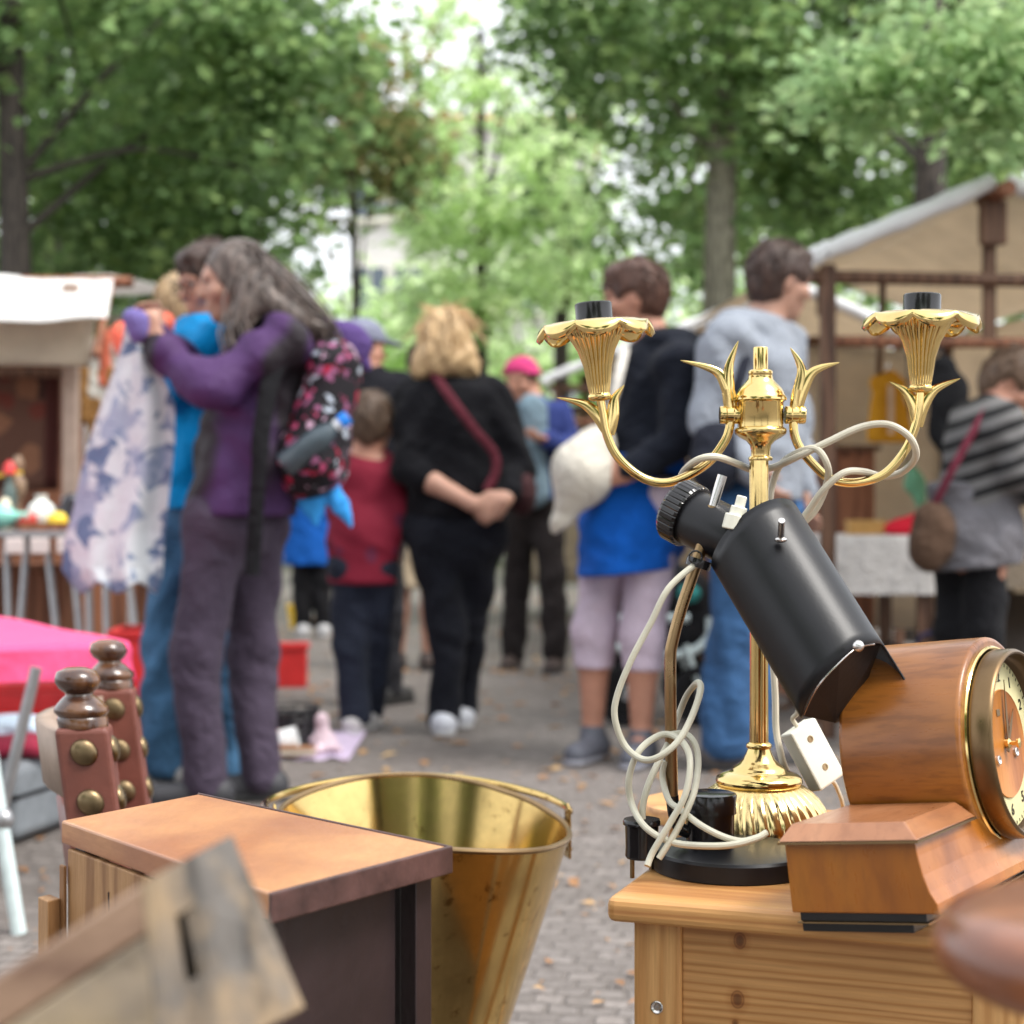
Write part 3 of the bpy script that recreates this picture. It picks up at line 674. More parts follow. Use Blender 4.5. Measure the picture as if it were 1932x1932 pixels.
# end board with a slot: four pieces joined round the opening
a, b, c, d = E['a'], E['b'], E['c'], E['d']
def EB(s, t): return (a*(1-s)+b*s)*(1-t)+(c*(1-s)+d*s)*t
mb = MB()
def cell(s0,s1,t0,t1): mb.hexa([EB(s0,t0)-out*tk,EB(s1,t0)-out*tk,EB(s0,t1)-out*tk,EB(s1,t1)-out*tk]+[EB(s0,t0),EB(s1,t0),EB(s0,t1),EB(s1,t1)])
SS, TT = (0,.17,.38,1), (0,.25,.60,1)
for i in range(3):
    for j in range(3):
        if not (i == 1 and j == 1): cell(SS[i],SS[i+1],TT[j],TT[j+1])
obj('end_board', mb, M_GREYEND, gc)
wt = (b-a)
hr = dn.normalized()*.020
quadbox('top_rail', [a-out*.0062, a-out*.0062+wt*.98, a+lv, a+lv+wt*.98], hr, M_BROWNRIM)
quadbox('side_board', [a+hr*1.02+wt*.0-out*.0062, a+hr*1.02+wt*.12-out*.0062, a+hr*1.02+lv+wt*.0, a+hr*1.02+lv+wt*.12], dn-hr, M_GREYWOOD)
quadbox('side_board', [a+hr*1.02+wt*.78-out*.0062, a+hr*1.02+wt*.94-out*.0062, a+hr*1.02+lv+wt*.78, a+hr*1.02+lv+wt*.94], dn-hr, M_GREYWOOD)
quadbox('end_board', [a+lv, b+lv, c+lv, d+lv], out*tk, M_GREYEND)
quadbox('slot_shade_panel', [a+dn*.22+lvn*.0075+wt*.135, a+dn*.22+lvn*.0075+wt*.45, a+dn*.66+lvn*.0075+wt*.135, a+dn*.66+lvn*.0075+wt*.45], lvn*.004, M_EBON)  # black panel right behind the slot stands in for the shade inside
quadbox('floor_board', [a+dn, b+dn, a+dn+lv, b+dn+lv], dn.normalized()*.012, M_GREYWOOD)
cs = thing('upturned_box', 'plain brown wooden box under the weathered crate', 'box', ((E['c']+lv*.5).x, .72, 0))
zl = min((a+dn+lv).z, (b+dn+lv).z, c.z)-.012
cx_ = (E['c']+lv*.5).x
obj('lid', MB().box((cx_, .72, zl-.010), (.30,.14,.018)), M_BROWNRIM, cs, bevel=.002)
for sx in (-1,1): obj('side', MB().box((cx_+sx*.135, .72, (zl-.019)/2), (.016,.12,zl-.019)), M_BROWNRIM, cs, bevel=.002)
obj('back', MB().box((cx_, .77, (zl-.019)/2), (.252,.016,zl-.019)), M_BROWNRIM, cs)

# ------------------------------------------------------------------ round table at the right edge
M_MAHOG = wood('red_brown_table', (.17,.050,.018), (.28,.095,.036), (.8,3,3), .30, 2.4, .08, coat=.35)
rc = V3(.300,.80,.012)
rt = thing('round_table', 'glossy red brown round wooden table cut off by the right edge', 'table', rc)
obj('tabletop', MB().lathe([(0,.633),(.072,.633),(.090,.636),(.0985,.643),(.101,.652),(.0985,.661),(.092,.667),(.083,.6705),(.07,.672),(0,.672)], rc, 96), M_MAHOG, rt, sharp=60)
ped = obj('pedestal', MB().lathe([(.040,.632),(.030,.61),(.020,.57),(.017,.50),(.026,.42),(.030,.36),(.020,.28),(.024,.20),(.034,.14),(.034,.10),(.015,.085)], rc, 40), M_MAHOG, rt)
for t in (90,210,330):
    e = V3(math.cos(R(t)), math.sin(R(t)), 0)
    obj('leg', MB().tube(crom([rc+e*.02+V3(0,0,.13), rc+e*.06+V3(0,0,.11), rc+e*.11+V3(0,0,.045), rc+e*.15+V3(0,0,.012)],5), [.016]*8+[.013]*8, 10), M_MAHOG, rt)

# ------------------------------------------------------------------ brass bucket on a low crate
bc = V3((798-CU)*2.10/F, 2.10, 0)
def rimz(a): return .496 + .015*math.sin(a) - .0125*math.cos(a) - .009*math.cos(2*a)
bk = thing('brass_bucket', 'large dented brass bucket with a wavy rim and folded down handle', 'bucket', bc+V3(0,0,.15))
def brf(i, a, r, h):
    t = h; z = .15 + (rimz(a)-.15)*t
    return r*(1+.03*math.cos(2*a)+.008*math.sin(3*a+1)+t*(.0035*math.sin(9*a+1.5*t)+.003*math.sin(14*a+2+2*t)+.0025*math.sin(5*a))), z
prf = [(0,0),(.066,0),(.070,.004)] + [(.070+.104*t**.92, t) for t in np.linspace(.03,1,22)]
inn = [(r-.0022, t) for r, t in prf[::-1][:-2]] + [(0,.012)]
obj('body', MB().lathe(prf+inn, bc, 128, None, brf), M_BRASS_OLD, bk, sharp=50)
def rp_(a, ro=0, dz=0):
    r, z = brf(0, a, .174+ro, 1.); return bc + V3(r*math.cos(a), r*math.sin(a), z+dz)
mbr = MB().tube([rp_(R(t), -.0005) for t in range(0,361,4)], .0036, 8); obj('rim', mbr, M_BRASS_DARK, bk)
ea = (R(15), R(197))
for a in ea:
    n_ = V3(math.cos(a), math.sin(a), 0); t_ = V3(-n_.y, n_.x, 0); p = rp_(a, .004)
    Me = Matrix((t_, V3(0,0,1), n_)).transposed()
    er = obj('ear', MB().prism([p+t_*x+V3(0,0,z) for x,z in ((-.011,-.045),(.011,-.045),(.012,-.01),(.009,.018),(0,.024),(-.009,.018),(-.012,-.01))], n_*.003), M_BRASS_OLD, bk, bevel=.0008)
    for z in (-.034, -.018): obj('rivet', MB().ball(p+n_*.003+V3(0,0,z), .0045, 12), M_BRASS_DARK, er)
    obj('handle_pin', MB().ball(p+n_*.0035+V3(0,0,.013), .005, 12), M_BRASS_DARK, er)
hp = []
for t in np.linspace(0, 1, 40):
    a = ea[0]+(ea[1]-ea[0])*t; rr = .008+.026*math.sin(math.pi*t)**.8
    hp.append(rp_(a, rr, .014-.022*math.sin(math.pi*t)))
obj('handle', MB().tube(hp, [.0042+.0015*math.sin(math.pi*i/39) for i in range(40)], 10), M_BRASS_OLD, bk)
bx = thing('low_crate', 'low slatted wooden crate under the brass bucket', 'crate', bc)
for z in (.032,.072,.112):
    for s_ in (-1,1):
        obj('slat', MB().box(bc+V3(0,s_*.115,z), (.25,.012,.032)), M_RAWPINE, bx); obj('slat', MB().box(bc+V3(s_*.119,0,z), (.012,.218,.032)), M_RAWPINE, bx)
obj('lid', MB().box(bc+V3(0,0,.139), (.262,.244,.0205)), M_RAWPINE, bx, bevel=.001)

# ------------------------------------------------------------------ studded chair, seen from the side
M_TURNED = wood('turned_walnut', (.055,.020,.010), (.16,.065,.022), (3,3,1), .22, 3., .05, coat=.6)
M_LEATHER = plain('oxblood_leather', (.16,.050,.035), .42, 0, .2, 16, .25, .002)
M_STUD = brass('old_stud', (.22,.16,.09), .32, .4, 30.)
M_HIDE = plain('grey_hide', (.30,.22,.17), .6, 0, .2, 20, .2)
pA, pB = P(172,1480,2.02), P(232,1440,2.46)
chr_ = thing('studded_chair', 'old leather chair with studded uprights and turned knobs, turned side on', 'chair', (pA.x+.2, 2.24, 0))
ac = (pB-pA); ac.z = 0; acn = ac.normalized(); fw = V3(acn.y, -acn.x, 0)     # across the back; forward to the right
lean = V3(-.13,0,1).normalized()
def upright(base):
    top = base+lean*((.617-base.z)/lean.z); bot = base+lean*((.40-base.z)/lean.z); ft = V3(bot.x-.03, bot.y, 0)
    Mu = Matrix((fw, acn, lean)).transposed(); hw, hd = .031, .029
    fr_ = [bot-fw*hw-acn*hd, bot+fw*hw-acn*hd, bot-fw*hw+acn*hd, bot+fw*hw+acn*hd]
    up = obj('upright', MB().hexa([p for p in fr_]+[p+(top-bot) for p in fr_]), M_LEATHER, chr_, bevel=.006, seg=3)
    obj('leg', MB().hexa([ft+q_ for q_ in (-fw*.022-acn*.022, fw*.022-acn*.022, -fw*.022+acn*.022, fw*.022+acn*.022)]+[p-lean*.003 for p in fr_]), M_TURNED, chr_, bevel=.003)
    pr = [(.029,0),(.030,.010),(.028,.013),(.032,.018),(.0315,.023),(.026,.029),(.021,.034),(.0165,.0375),(.016,.040),(.018,.042),(.023,.046),(.0265,.053),(.0265,.058),(.023,.066),(.012,.0705),(0,.0715)]
    obj('finial', MB().lathe(pr, top-lean*.001, 40, Mu), M_TURNED, up, sharp=50)
    for dz in (.028, .087, .146):
        obj('stud', MB().ball(top-lean*dz-acn*hd, (.016,.008,.016), 20, Mu), M_STUD, up)
        obj('stud', MB().ball(top-lean*dz+fw*hw, (.008,.016,.016), 20, Mu), M_STUD, up)
    return top, bot
t1, b1 = upright(pA); t2, b2 = upright(pB)
def panel(z0, z1, bul, name, mat):
    vs = []; 
    for i in range(9):
        for j in range(2):
            s_ = i/8; p = t1+(t2-t1)*s_ - lean*(z1 if j else z0) - fw*(.012+bul*math.sin(math.pi*s_)); vs.append(p)
    fs = [(2*i,2*i+2,2*i+3,2*i+1) for i in range(8)]
    obj(name, MB().add(vs, fs, True), mat, chr_, solid=.02)
panel(.01, .09, .06, 'top_rail', M_HIDE); panel(.11, .22, .045, 'back_pad', M_LEATHER)
sc_ = (b1+b2)/2; 
s4 = [b1+fw*.035-V3(0,0,.02), b1+fw*.46-V3(0,0,.02), b2+fw*.035-V3(0,0,.02), b2+fw*.46-V3(0,0,.02)]
s4 = [V3(p.x,p.y,.375) for p in s4]
s4 = [b1+fw*.035, b1+fw*.20, b2+fw*.035, b2+fw*.20]
s4 = [V3(p.x,p.y,.375) for p in s4]
obj('seat', MB().hexa(s4+[p+V3(0,0,.05) for p in s4]), M_LEATHER, chr_, bevel=.012, seg=3)
for p in (s4[1], s4[3]):
    e = (s4[0]+s4[3])/2-p; e.normalize(); q_ = p+e*.03
    obj('leg', MB().box(V3(q_.x,q_.y,.187), (.04,.04,.374)), M_TURNED, chr_, bevel=.003)

# ------------------------------------------------------------------ market clutter: materials
M_PINK = fabric('pink_cloth', (.80,.095,.235), .05, fold=.25)
M_GREYMETAL = plain('grey_tube', (.36,.36,.37), .35, .8, .1, 30, .05)
M_PALEMETAL = plain('pale_tube', (.62,.72,.72), .4, .2, .1, 30, .05)
M_REDPLASTIC = plain('red_plastic', (.62,.03,.03), .4, 0, .15, 14, .1)
M_SUITCASE = plain('grey_suitcase', (.20,.22,.24), .55, 0, .2, 14, .2)
M_CANVAS = fabric('beige_canvas', (.70,.62,.51), .08, fold=.5, trans=.5)
M_CANVASW = fabric('white_canvas', (.86,.85,.83), .05, fold=.3, trans=.35)
M_BROWNWOOD = wood('stall_timber', (.07,.030,.016), (.17,.085,.048), (3,3,.5), .6, 3., .25)
M_REDWOOD = wood('reddish_board', (.16,.055,.025), (.32,.125,.060), (3,3,.5), .6, 3., .2)
M_RUG = spotted('patterned_rug', (.10,.045,.03), [(.05,.02,.015),(.20,.09,.05),(.13,.03,.02)], 9., .4)
def pl(col, **kw):
    key = 'paint_%d' % len(bpy.data.materials); return plain(key, col, **kw)
def fb(col, **kw):
    key = 'cloth_%d' % len(bpy.data.materials); return fabric(key, col, **kw)
def gz(u, v): # ground point seen at (u, v)
    return P(u, v, HC*F/(v-CV))

# pink table ---------------------------------------------------------
TP = .571; kc = V3(-.876,3.914,0); ta = V3(-.52,.854,0); tb = V3(-.854,-.52,0)
pt = thing('folding_table', 'low folding table with grey tube legs under the pink cloth', 'table', kc+ta*.55+tb*.35)
def tp(s, t, z): p = kc+ta*s+tb*t; return V3(p.x,p.y,z)
obj('tabletop', MB().hexa([tp(0.02,.02,TP-.03),tp(1.18,.02,TP-.03),tp(.02,.68,TP-.03),tp(1.18,.68,TP-.03),tp(.02,.02,TP-.004),tp(1.18,.02,TP-.004),tp(.02,.68,TP-.004),tp(1.18,.68,TP-.004)]), M_GREYMETAL, pt, bevel=.006)
g1, g0 = P(68,1282,3.62), P(14,1500,3.62); d_ = (g0-g1)/(g1.z-g0.z)
obj('leg', MB().tube([V3(g1.x,g1.y,TP-.031), g1+d_*(g1.z-.01)], .013, 12), M_GREYMETAL, pt)
for s_, t_, ds in ((.12,.60,.1),(1.1,.06,-.1),(1.1,.62,-.1)):
    a = tp(s_,t_,TP-.031); b = tp(s_+ds,t_,.01); obj('leg', MB().tube([a,b], .013, 12), M_GREYMETAL, pt)
pc_ = thing('tablecloth', 'bright pink cloth draped over the low folding table at the left', 'tablecloth', tp(.55,.35,TP))
nx, ny = 60, 40; vs = []; fs = []
for i in range(nx+1):
    for j in range(ny+1):
        s_ = -.085+1.37*i/nx; t_ = -.085+.87*j/ny
        ds = max(0, -s_, s_-1.2); dt = max(0, -t_, t_-.7)
        cs_, ct_ = min(max(s_,-.006),1.206), min(max(t_,-.006),.706)
        dr = math.hypot(ds, dt)
        z = TP+.002 - max(0, dr-.004)*.98 + .0018*math.sin(9*s_+3*t_)
        fl = .006*math.sin(26*(s_+t_)+2*math.sin(7*s_))*min(1, dr/.06)
        o_ = tp(cs_+(-fl if s_<0 else fl if s_>1.2 else 0), ct_+(-fl if t_<0 else fl if t_>.7 else 0), z)
        vs.append(o_)
for i in range(nx):
    for j in range(ny): fs.append((i*(ny+1)+j,(i+1)*(ny+1)+j,(i+1)*(ny+1)+j+1,i*(ny+1)+j+1))
obj('drape', MB().add(vs, fs, True), M_PINK, pc_)
pl_t = thing('tube_stand', 'pale blue metal stand leg at the left picture edge', 'stand', gz(35,1765))
b = gz(36,1762); t = P(-22,1400,b.y+.02)
obj('leg', MB().tube([b,t], .016, 12), M_PALEMETAL, pl_t)
obj('leg', MB().tube([b+V3(-.42,.1,0), t+V3(-.05,.03,0)], .016, 12), M_PALEMETAL, pl_t)
obj('crossbar', MB().tube([b*.5+t*.5, b*.5+t*.5+V3(-.22,.06,0)], .010, 10), M_PALEMETAL, pl_t)
obj('joint', MB().ball(P(6,1545,b.y+.012), .024, 12), M_GREYMETAL, pl_t)

def openbox(name, label, cat, c, d, mat, rz=0, group=None, slots=False):
    """walled box open at the top, with rim and grip holes' rails"""
    t = thing(name, label, cat, c, Matrix.Rotation(R(rz),3,'Z'), group)
    x, y, z = d; w = .012
    mb = MB()
    mb.box((0,0,w/2),(x-.004,y-.004,w))
    for s_ in (-1,1):
        if slots:
            for k_ in range(4): mb.box((0,s_*(y/2-w/2),z*(.12+.235*k_)+w*.2),(x-.003,w,z*.16)); mb.box((s_*(x/2-w/2),0,z*(.12+.235*k_)+w*.2),(w,y-.028,z*.16))
            for q_ in (-1,0,1): mb.box((q_*(x/2-.02),s_*(y/2-w/2),z/2),(.03,w*.8,z-.004))
        else:
            mb.box((0,s_*(y/2-w/2),z/2+.001),(x-.002,w,z-.006)); mb.box((s_*(x/2-w/2),0,z/2+.001),(w,y-2*w-.001,z-.006))
    obj('body', mb, mat, t, True, bevel=.002)
    mr = MB()
    for s_ in (-1,1): mr.box((0,s_*(y/2+.003),z-.012),(x+.02,.012,.024)); mr.box((s_*(x/2+.003),0,z-.012),(.012,y-.008,.024))
    obj('rim', mr, mat, t, True, bevel=.003)
    return t
openbox('plastic_crate', 'red plastic crate under the pink table', 'crate', (-1.62,5.45,0), (.52,.36,.34), M_REDPLASTIC, 8, None, True)
openbox('plastic_crate', 'red crate behind the right end of the pink table', 'crate', (-1.28,6.05,0), (.24,.3,.46), M_REDPLASTIC, 4)
sc0 = thing('suitcase', 'grey hard suitcase lying on the ground beneath the pink table', 'suitcase', (-1.60,4.75,0), Matrix.Rotation(R(-14),3,'Z'))
obj('shell', MB().box((0,0,.115),(.78,.5,.20)), M_SUITCASE, sc0, True, bevel=.03, seg=4)
obj('seam', MB().box((0,0,.13),(.785,.505,.012)), M_BLACKPAINT, sc0, True, bevel=.003)
obj('handle', MB().tube(crom([(-.1,-.25,.12),(-.09,-.29,.12),(.09,-.29,.12),(.1,-.25,.12)],5), .010, 8), M_BLACKPAINT, sc0, True)
for s_ in (-1,1): obj('latch', MB().box((s_*.24,-.254,.125),(.05,.012,.05)), M_STEEL, sc0, True, bevel=.003)
for s_ in ((-1,-1),(1,-1),(-1,1),(1,1)): obj('foot', MB().ball((s_[0]*.33,s_[1]*.19,.013), (.02,.02,.013), 10), M_BLACKPAINT, sc0, True)
# folded clothes heaped on the case
def folded(name, label, c, d, mat, rz=0, par=None):
    t = thing(name, label, 'clothes', c, Matrix.Rotation(R(rz),3,'Z')); x,y,z = d
    s_ = SDF(); s_.fold = .006
    for i in range(3): s_.ell((RNG.uniform(-.02,.02),RNG.uniform(-.02,.02),z*(.2+.3*i)), (x*.5,y*.5,z*.28), k=.02)
    s_.ell((x*.2,0,z*.5),(x*.3,y*.42,z*.5), k=.03)
    s_.plane((0,0,.001),(0,0,-1))
    v, f = s_.mesh(.012); T = np.array(WM[t]); v = v @ T[:3,:3].T+T[:3,3]; npobj('cloth', v, f, mat, t); return t
folded('folded_jacket', 'crumpled blue jacket on the grey suitcase', (-1.72,4.78,.216), (.36,.3,.10), fb((.06,.16,.42)), 10)
folded('folded_shirt', 'white and pale blue shirt crumpled on the suitcase', (-1.42,4.82,.216), (.22,.22,.07), fb((.45,.55,.66)), 40)
folded('folded_scarf', 'dark red scarf heaped at the end of the suitcase', (-1.36,4.60,.216), (.2,.16,.05), fb((.30,.03,.06)), -20)

# things on the ground by the bucket: a sale blanket ----------------
bl = gz(575,1432)
t = thing('sale_blanket', 'pale lilac blanket spread on the cobbles with bric a brac on it', 'blanket', bl)
vs, fs = [], []
for i in range(25):
    for j in range(17):
        vs.append(bl+V3(-.24+.40*i/24, -.05+.75*j/16+.02*math.sin(i*.7), .006+.005*math.sin(i*1.3+j)*math.cos(j*.9)+.002))
for i in range(24):
    for j in range(16): fs.append((i*17+j,(i+1)*17+j,(i+1)*17+j+1,i*17+j+1))
obj('cloth', MB().add(vs, fs, True), fb((.55,.45,.60)), t, solid=.004)
def on(u, dy, z=.016): p = V3((u-CU)*(bl.y+dy)/F, bl.y+dy, z); return p
p = on(552,.28); t = thing('wire_basket', 'black wire basket of odds and ends on the lilac blanket', 'basket', p)
mb = MB()
for i in range(12):
    a = 2*math.pi*i/12; mb.tube([p+V3(.07*math.cos(a),.07*math.sin(a),0), p+V3(.095*math.cos(a),.095*math.sin(a),.135)], .0045, 6)
for h_ in (.004,.05,.09,.135): mb.tube([p+V3((.07+.185*h_)*math.cos(a),(.07+.185*h_)*math.sin(a),h_) for a in np.linspace(0,2*math.pi,25)], .005, 6)
obj('wires', mb, M_BLACKPAINT, t)
obj('lining', MB().lathe([(0,.006),(.066,.006),(.086,.12),(.083,.12),(.063,.010),(0,.010)], p, 28), pl((.05,.05,.05)), t)
p = on(540,.08); t = thing('enamel_cup', 'white enamel cup with a red base lying on the lilac blanket', 'cup', p+V3(0,0,.04))
Mx = Matrix.Rotation(R(80),3,'Y')
obj('bowl', MB().lathe([(0,0),(.03,0),(.037,.02),(.04,.08),(.037,.08),(.034,.022),(0,.006)], p+V3(-.04,0,.036), 28, Mx), pl((.8,.82,.82), rough=.25), t)
obj('foot_ring', MB().lathe([(.03,-.008),(.038,-.006),(.039,.02),(.032,.0)], p+V3(-.04,0,.036), 28, Mx), M_REDPLASTIC, t)
obj('handle', MB().tube(crom([p+V3(-.02,-.036,.04),p+V3(-.015,-.06,.04),p+V3(.02,-.06,.038),p+V3(.025,-.038,.034)],5), .005, 8), pl((.8,.82,.82), rough=.25), t)
p = on(560,.0); t = thing('picture_book', 'brown covered book flat at the front of the lilac blanket', 'book', p)
obj('cover', MB().box(p+V3(0,0,.003),(.13,.09,.003)).box(p+V3(0,0,.024),(.13,.09,.003)).box(p+V3(-.064,0,.0135),(.003,.09,.018)), pl((.30,.14,.06)), t)
obj('pages', MB().box(p+V3(.001,0,.0135),(.122,.084,.0175)), pl((.7,.66,.55)), t)
p = on(612,.10); t = thing('cloth_doll', 'pale pink cloth doll slumped at the right end of the lilac blanket', 'doll', p)
s_ = SDF(); s_.fold = .002
s_.cone((0,0,.02),(-.01,.02,.10),.05,.03,.02).ell((-.015,.02,.145),(.032,.032,.036)).cone((0,0,.02),(.07,-.04,.012),.024,.02,.02).cone((0,0,.02),(-.03,-.08,.012),.024,.02,.02).cone((-.01,.02,.10),(.05,-.01,.05),.016,.013,.015).cone((-.01,.02,.10),(-.06,0,.05),.016,.013,.015)
s_.plane((0,0,.0),(0,0,-1)); v, f = s_.mesh(.006); npobj('body', v*.74+np.array(p), f, fb((.62,.48,.53)), t)
# red box, yellow bucket farther off
p = gz(546,1298); openbox('storage_box', 'small red storage box standing on the cobbles behind the crowd', 'box', p+V3(0,.08,0), (.155,.14,.215), M_REDPLASTIC, 3)
p = gz(563,1186); t = thing('toy_bucket', 'small yellow bucket on the ground far behind the red box', 'bucket', p)
obj('body', MB().lathe([(0,.002),(.06,.002),(.085,.17),(.09,.175),(.086,.178),(.080,.17),(.056,.01),(0,.01)], p, 28), pl((.85,.55,.02), rough=.4), t)
obj('handle', MB().tube([p+V3(.088*math.cos(a),.02,.17-.10*math.sin(a)*.6) for a in np.linspace(0,math.pi,14)], .005, 6), M_WHITEPLASTIC, t)

# ------------------------------------------------------------------ left stall
YS = 6.9
ls = thing('awning_stall', 'market stall with a white awning and beige hanging flap at the left', 'market stall', (-2.6,YS+.6,0))
def sheet(name, c4, mat, par, n=(14,10), amp=.012, sol=.004, fr=(9,5)):
    a,b,c,d = [Vector(x) for x in c4]; nrm = (b-a).cross(c-a).normalized(); vs, fs = [], []
    for i in range(n[0]+1):
        for j in range(n[1]+1):
            s_, t_ = i/n[0], j/n[1]; p = (a*(1-s_)+b*s_)*(1-t_)+(c*(1-s_)+d*s_)*t_
            vs.append(p+nrm*amp*(math.sin(fr[0]*s_+2*t_)+.5*math.sin(2.3*fr[0]*s_+fr[1]*t_)))
    for i in range(n[0]):
        for j in range(n[1]): fs.append((i*(n[1]+1)+j,(i+1)*(n[1]+1)+j,(i+1)*(n[1]+1)+j+1,i*(n[1]+1)+j+1))
    return obj(name, MB().add(vs, fs, True), mat, par, solid=sol)
tr, tl = P(214,521,YS+.5), P(-260,524,YS+.5); br, bl_ = P(203,602,YS), P(-260,606,YS)
sheet('awning_roof', [tr+V3(0,1.6,.12), tl+V3(0,1.6,.12), tr, tl], M_CANVASW, ls)
sheet('awning_slope', [tl, tr, bl_, br], M_CANVASW, ls, amp=.008)
sheet('hanging_flap', [P(-260,603,YS+.14), P(180,600,YS+.14), P(-260,690,YS+.18), P(168,690,YS+.18)], M_CANVAS, ls, amp=.010)
def pole(name, a, b, r, mat, par, n=10): return obj(name, MB().tube([a,b], r, n), mat, par)
pp = P(134,690,YS+.35); obj('post', MB().box(V3(pp.x,pp.y,.92),(.062,.062,1.84)), plain('pale_post', (.34,.25,.20), .7), ls, bevel=.006)
for x, y in ((-3.3,YS+.35),(-3.3,YS+2.0),(pp.x,YS+2.0)): obj('post', MB().box(V3(x,y,.92),(.06,.06,1.84)), M_BROWNWOOD, ls, bevel=.006)
obj('ridge_bar', MB().tube([P(-260,531,YS+.5), P(250,532,YS+.5)], .025, 10), M_REDWOOD, ls)
obj('rafter', MB().tube([P(208,535,YS+.48), P(180,672,YS+.12)], .018, 8), M_REDWOOD, ls)
obj('rail', MB().tube([V3(-3.4,YS+.35,1.46), V3(pp.x,YS+.35,1.46)], .02, 8), M_BROWNWOOD, ls)
obj('back_wall', MB().box(V3(-2.7,YS+2.05,.95),(1.9,.02,1.6)), M_REDWOOD, ls)
rg = thing('hanging_rug', 'dark brown patterned rug hanging inside the left stall', 'rug', P(40,900,YS+.42))
sheet('rug', [P(-240,692,YS+.42),P(113,692,YS+.42),P(-240,925,YS+.42),P(111,925,YS+.42)], M_RUG, rg, amp=.01, sol=.01)
sheet('border', [P(86,694,YS+.40),P(112,694,YS+.40),P(84,922,YS+.40),P(110,922,YS+.40)], fb((.06,.018,.015)), rg, amp=.004, sol=.006)
# hanging clothes at the stall's end
for (u, v0, v1, wpx, colr, lab, nm) in ((203,640,760,26,(.70,.68,.62),'white blouse hanging at the end of the left stall','hanging_blouse'),(188,690,850,28,(.38,.20,.07),'ochre brown coat hanging below the white blouse','hanging_coat'),(222,622,700,22,(.75,.20,.12),'coral red top hanging beside the white blouse','hanging_shirt')):
    Yc = YS+1.0; t = thing(nm, lab, 'clothes', P(u,v1,Yc)); kk = Yc/F; s_ = SDF(); s_.fold = .008
    a, b = P(u,v0+12,Yc), P(u,v1,Yc)
    s_.cone(a, b, wpx*kk*.75, wpx*kk, .03, ((0,1,0),.35)).cone(a+V3(-wpx*kk*.8,0,0), a+V3(wpx*kk*.8,0,0), .03,.03,.04,((0,1,0),.6))
    s_.cone(a+V3(-wpx*kk*.9,0,-.01), a+V3(-wpx*kk*1.2,0,-.22), .035,.03,.03); s_.cone(a+V3(wpx*kk*.9,0,-.01), a+V3(wpx*kk*1.2,0,-.22), .035,.03,.03)
    sdfobj('cloth', s_, .014, fb(colr), t)
    obj('hanger', MB().tube(crom([a+V3(0,0,.02),a+V3(0,0,.075),a+V3(.02,0,.09),a+V3(.03,0,.075)],4), .004, 6), M_STEEL, t)
cr_ = thing('clothes_rail', 'thin metal rail of hanging clothes at the end of the left stall', 'rail', P(205,1200,YS+1.0))
za = P(203,618,YS+1.0); obj('bar', MB().tube([V3(za.x-.10,za.y,za.z+.04),V3(za.x+.10,za.y,za.z+.04)], .010, 8), M_STEEL, cr_)
for s_ in (-1,1): obj('upright', MB().tube([V3(za.x+s_*.10,za.y,za.z+.04),V3(za.x+s_*.10,za.y,0.0)], .010, 8), M_STEEL, cr_)
# trestle table with trinkets
YT = 6.55; zt = .797
tt = thing('trestle_table', 'grey trestle table of trinkets in front of the left stall', 'table', (-2.25,YT+.3,0))
obj('tabletop', MB().box(V3(-2.25,YT+.3,zt-.012),(1.75,.62,.026)), M_GREYMETAL, tt, bevel=.004)
for u0, u1 in ((12,18),(52,36),(88,108),(134,152),(166,170),(198,202),(232,258)):
    a = P(u0,1012,YT+.08); b = P(u1,1205,YT+.02)
    d_ = (b-a)/(a.z-b.z); obj('leg', MB().tube([V3(a.x,a.y,zt-.026), V3(a.x,a.y,zt-.026)+d_*(zt-.03)], .014, 8), M_GREYMETAL, tt)
M_CLIP = pl((.75,.65,.62))
for u_ in (28,75,125): obj('clip', MB().box(P(u_,1030,YT-.022),(.07,.02,.06)), M_CLIP, tt, bevel=.006)
ch = thing('wooden_chest', 'red brown wooden chest standing under the trestle table', 'chest', (-2.15,7.25,0))
obj('body', MB().box((-2.15,7.25,.33),(.60,.36,.58)), M_REDWOOD, ch, bevel=.006); obj('lid', MB().box((-2.15,7.25,.636),(.63,.39,.03)), M_REDWOOD, ch, bevel=.005)
for x in (-2.4,-1.9):
    for y in (7.12,7.38): obj('foot', MB().box((x,y,.02),(.05,.05,.04)), M_BROWNWOOD, ch)
for i, (x, y, c, lab) in enumerate(((-2.05,6.62,(.5,.05,.05),'dark red bag slumped below the trestle table'),(-1.80,6.60,(.03,.03,.035),'black bag slumped below the trestle table'),(-2.38,6.66,(.55,.10,.06),'orange red bag at the left below the trestle table'))):
    t = thing('cloth_bag', lab, 'bag', (x,y,0)); s_ = SDF(); s_.fold = .006
    s_.ell((x,y,.12),(.11,.09,.13)).ell((x+.02,y,.2),(.07,.06,.09)).plane((0,0,.002),(0,0,-1)); sdfobj('body', s_, .016, fb(c), t)
    obj('handle', MB().tube(crom([(x-.05,y,.24),(x-.04,y-.02,.33),(x+.04,y-.02,.33),(x+.06,y,.25)],5), .010, 8), fb(c), t)
def vase(u, dy, prof, col, name, label, cat='ornament', rough=.35, extra=None):
    y = YT+.12+dy; p = V3((u-CU)*y/F, y, zt+.0014); t = thing(name, label, cat, p)
    obj('body', MB().lathe(prof, p, 24), pl(col, rough=rough), t, sharp=50)
    if extra: extra(t, p)
    return t
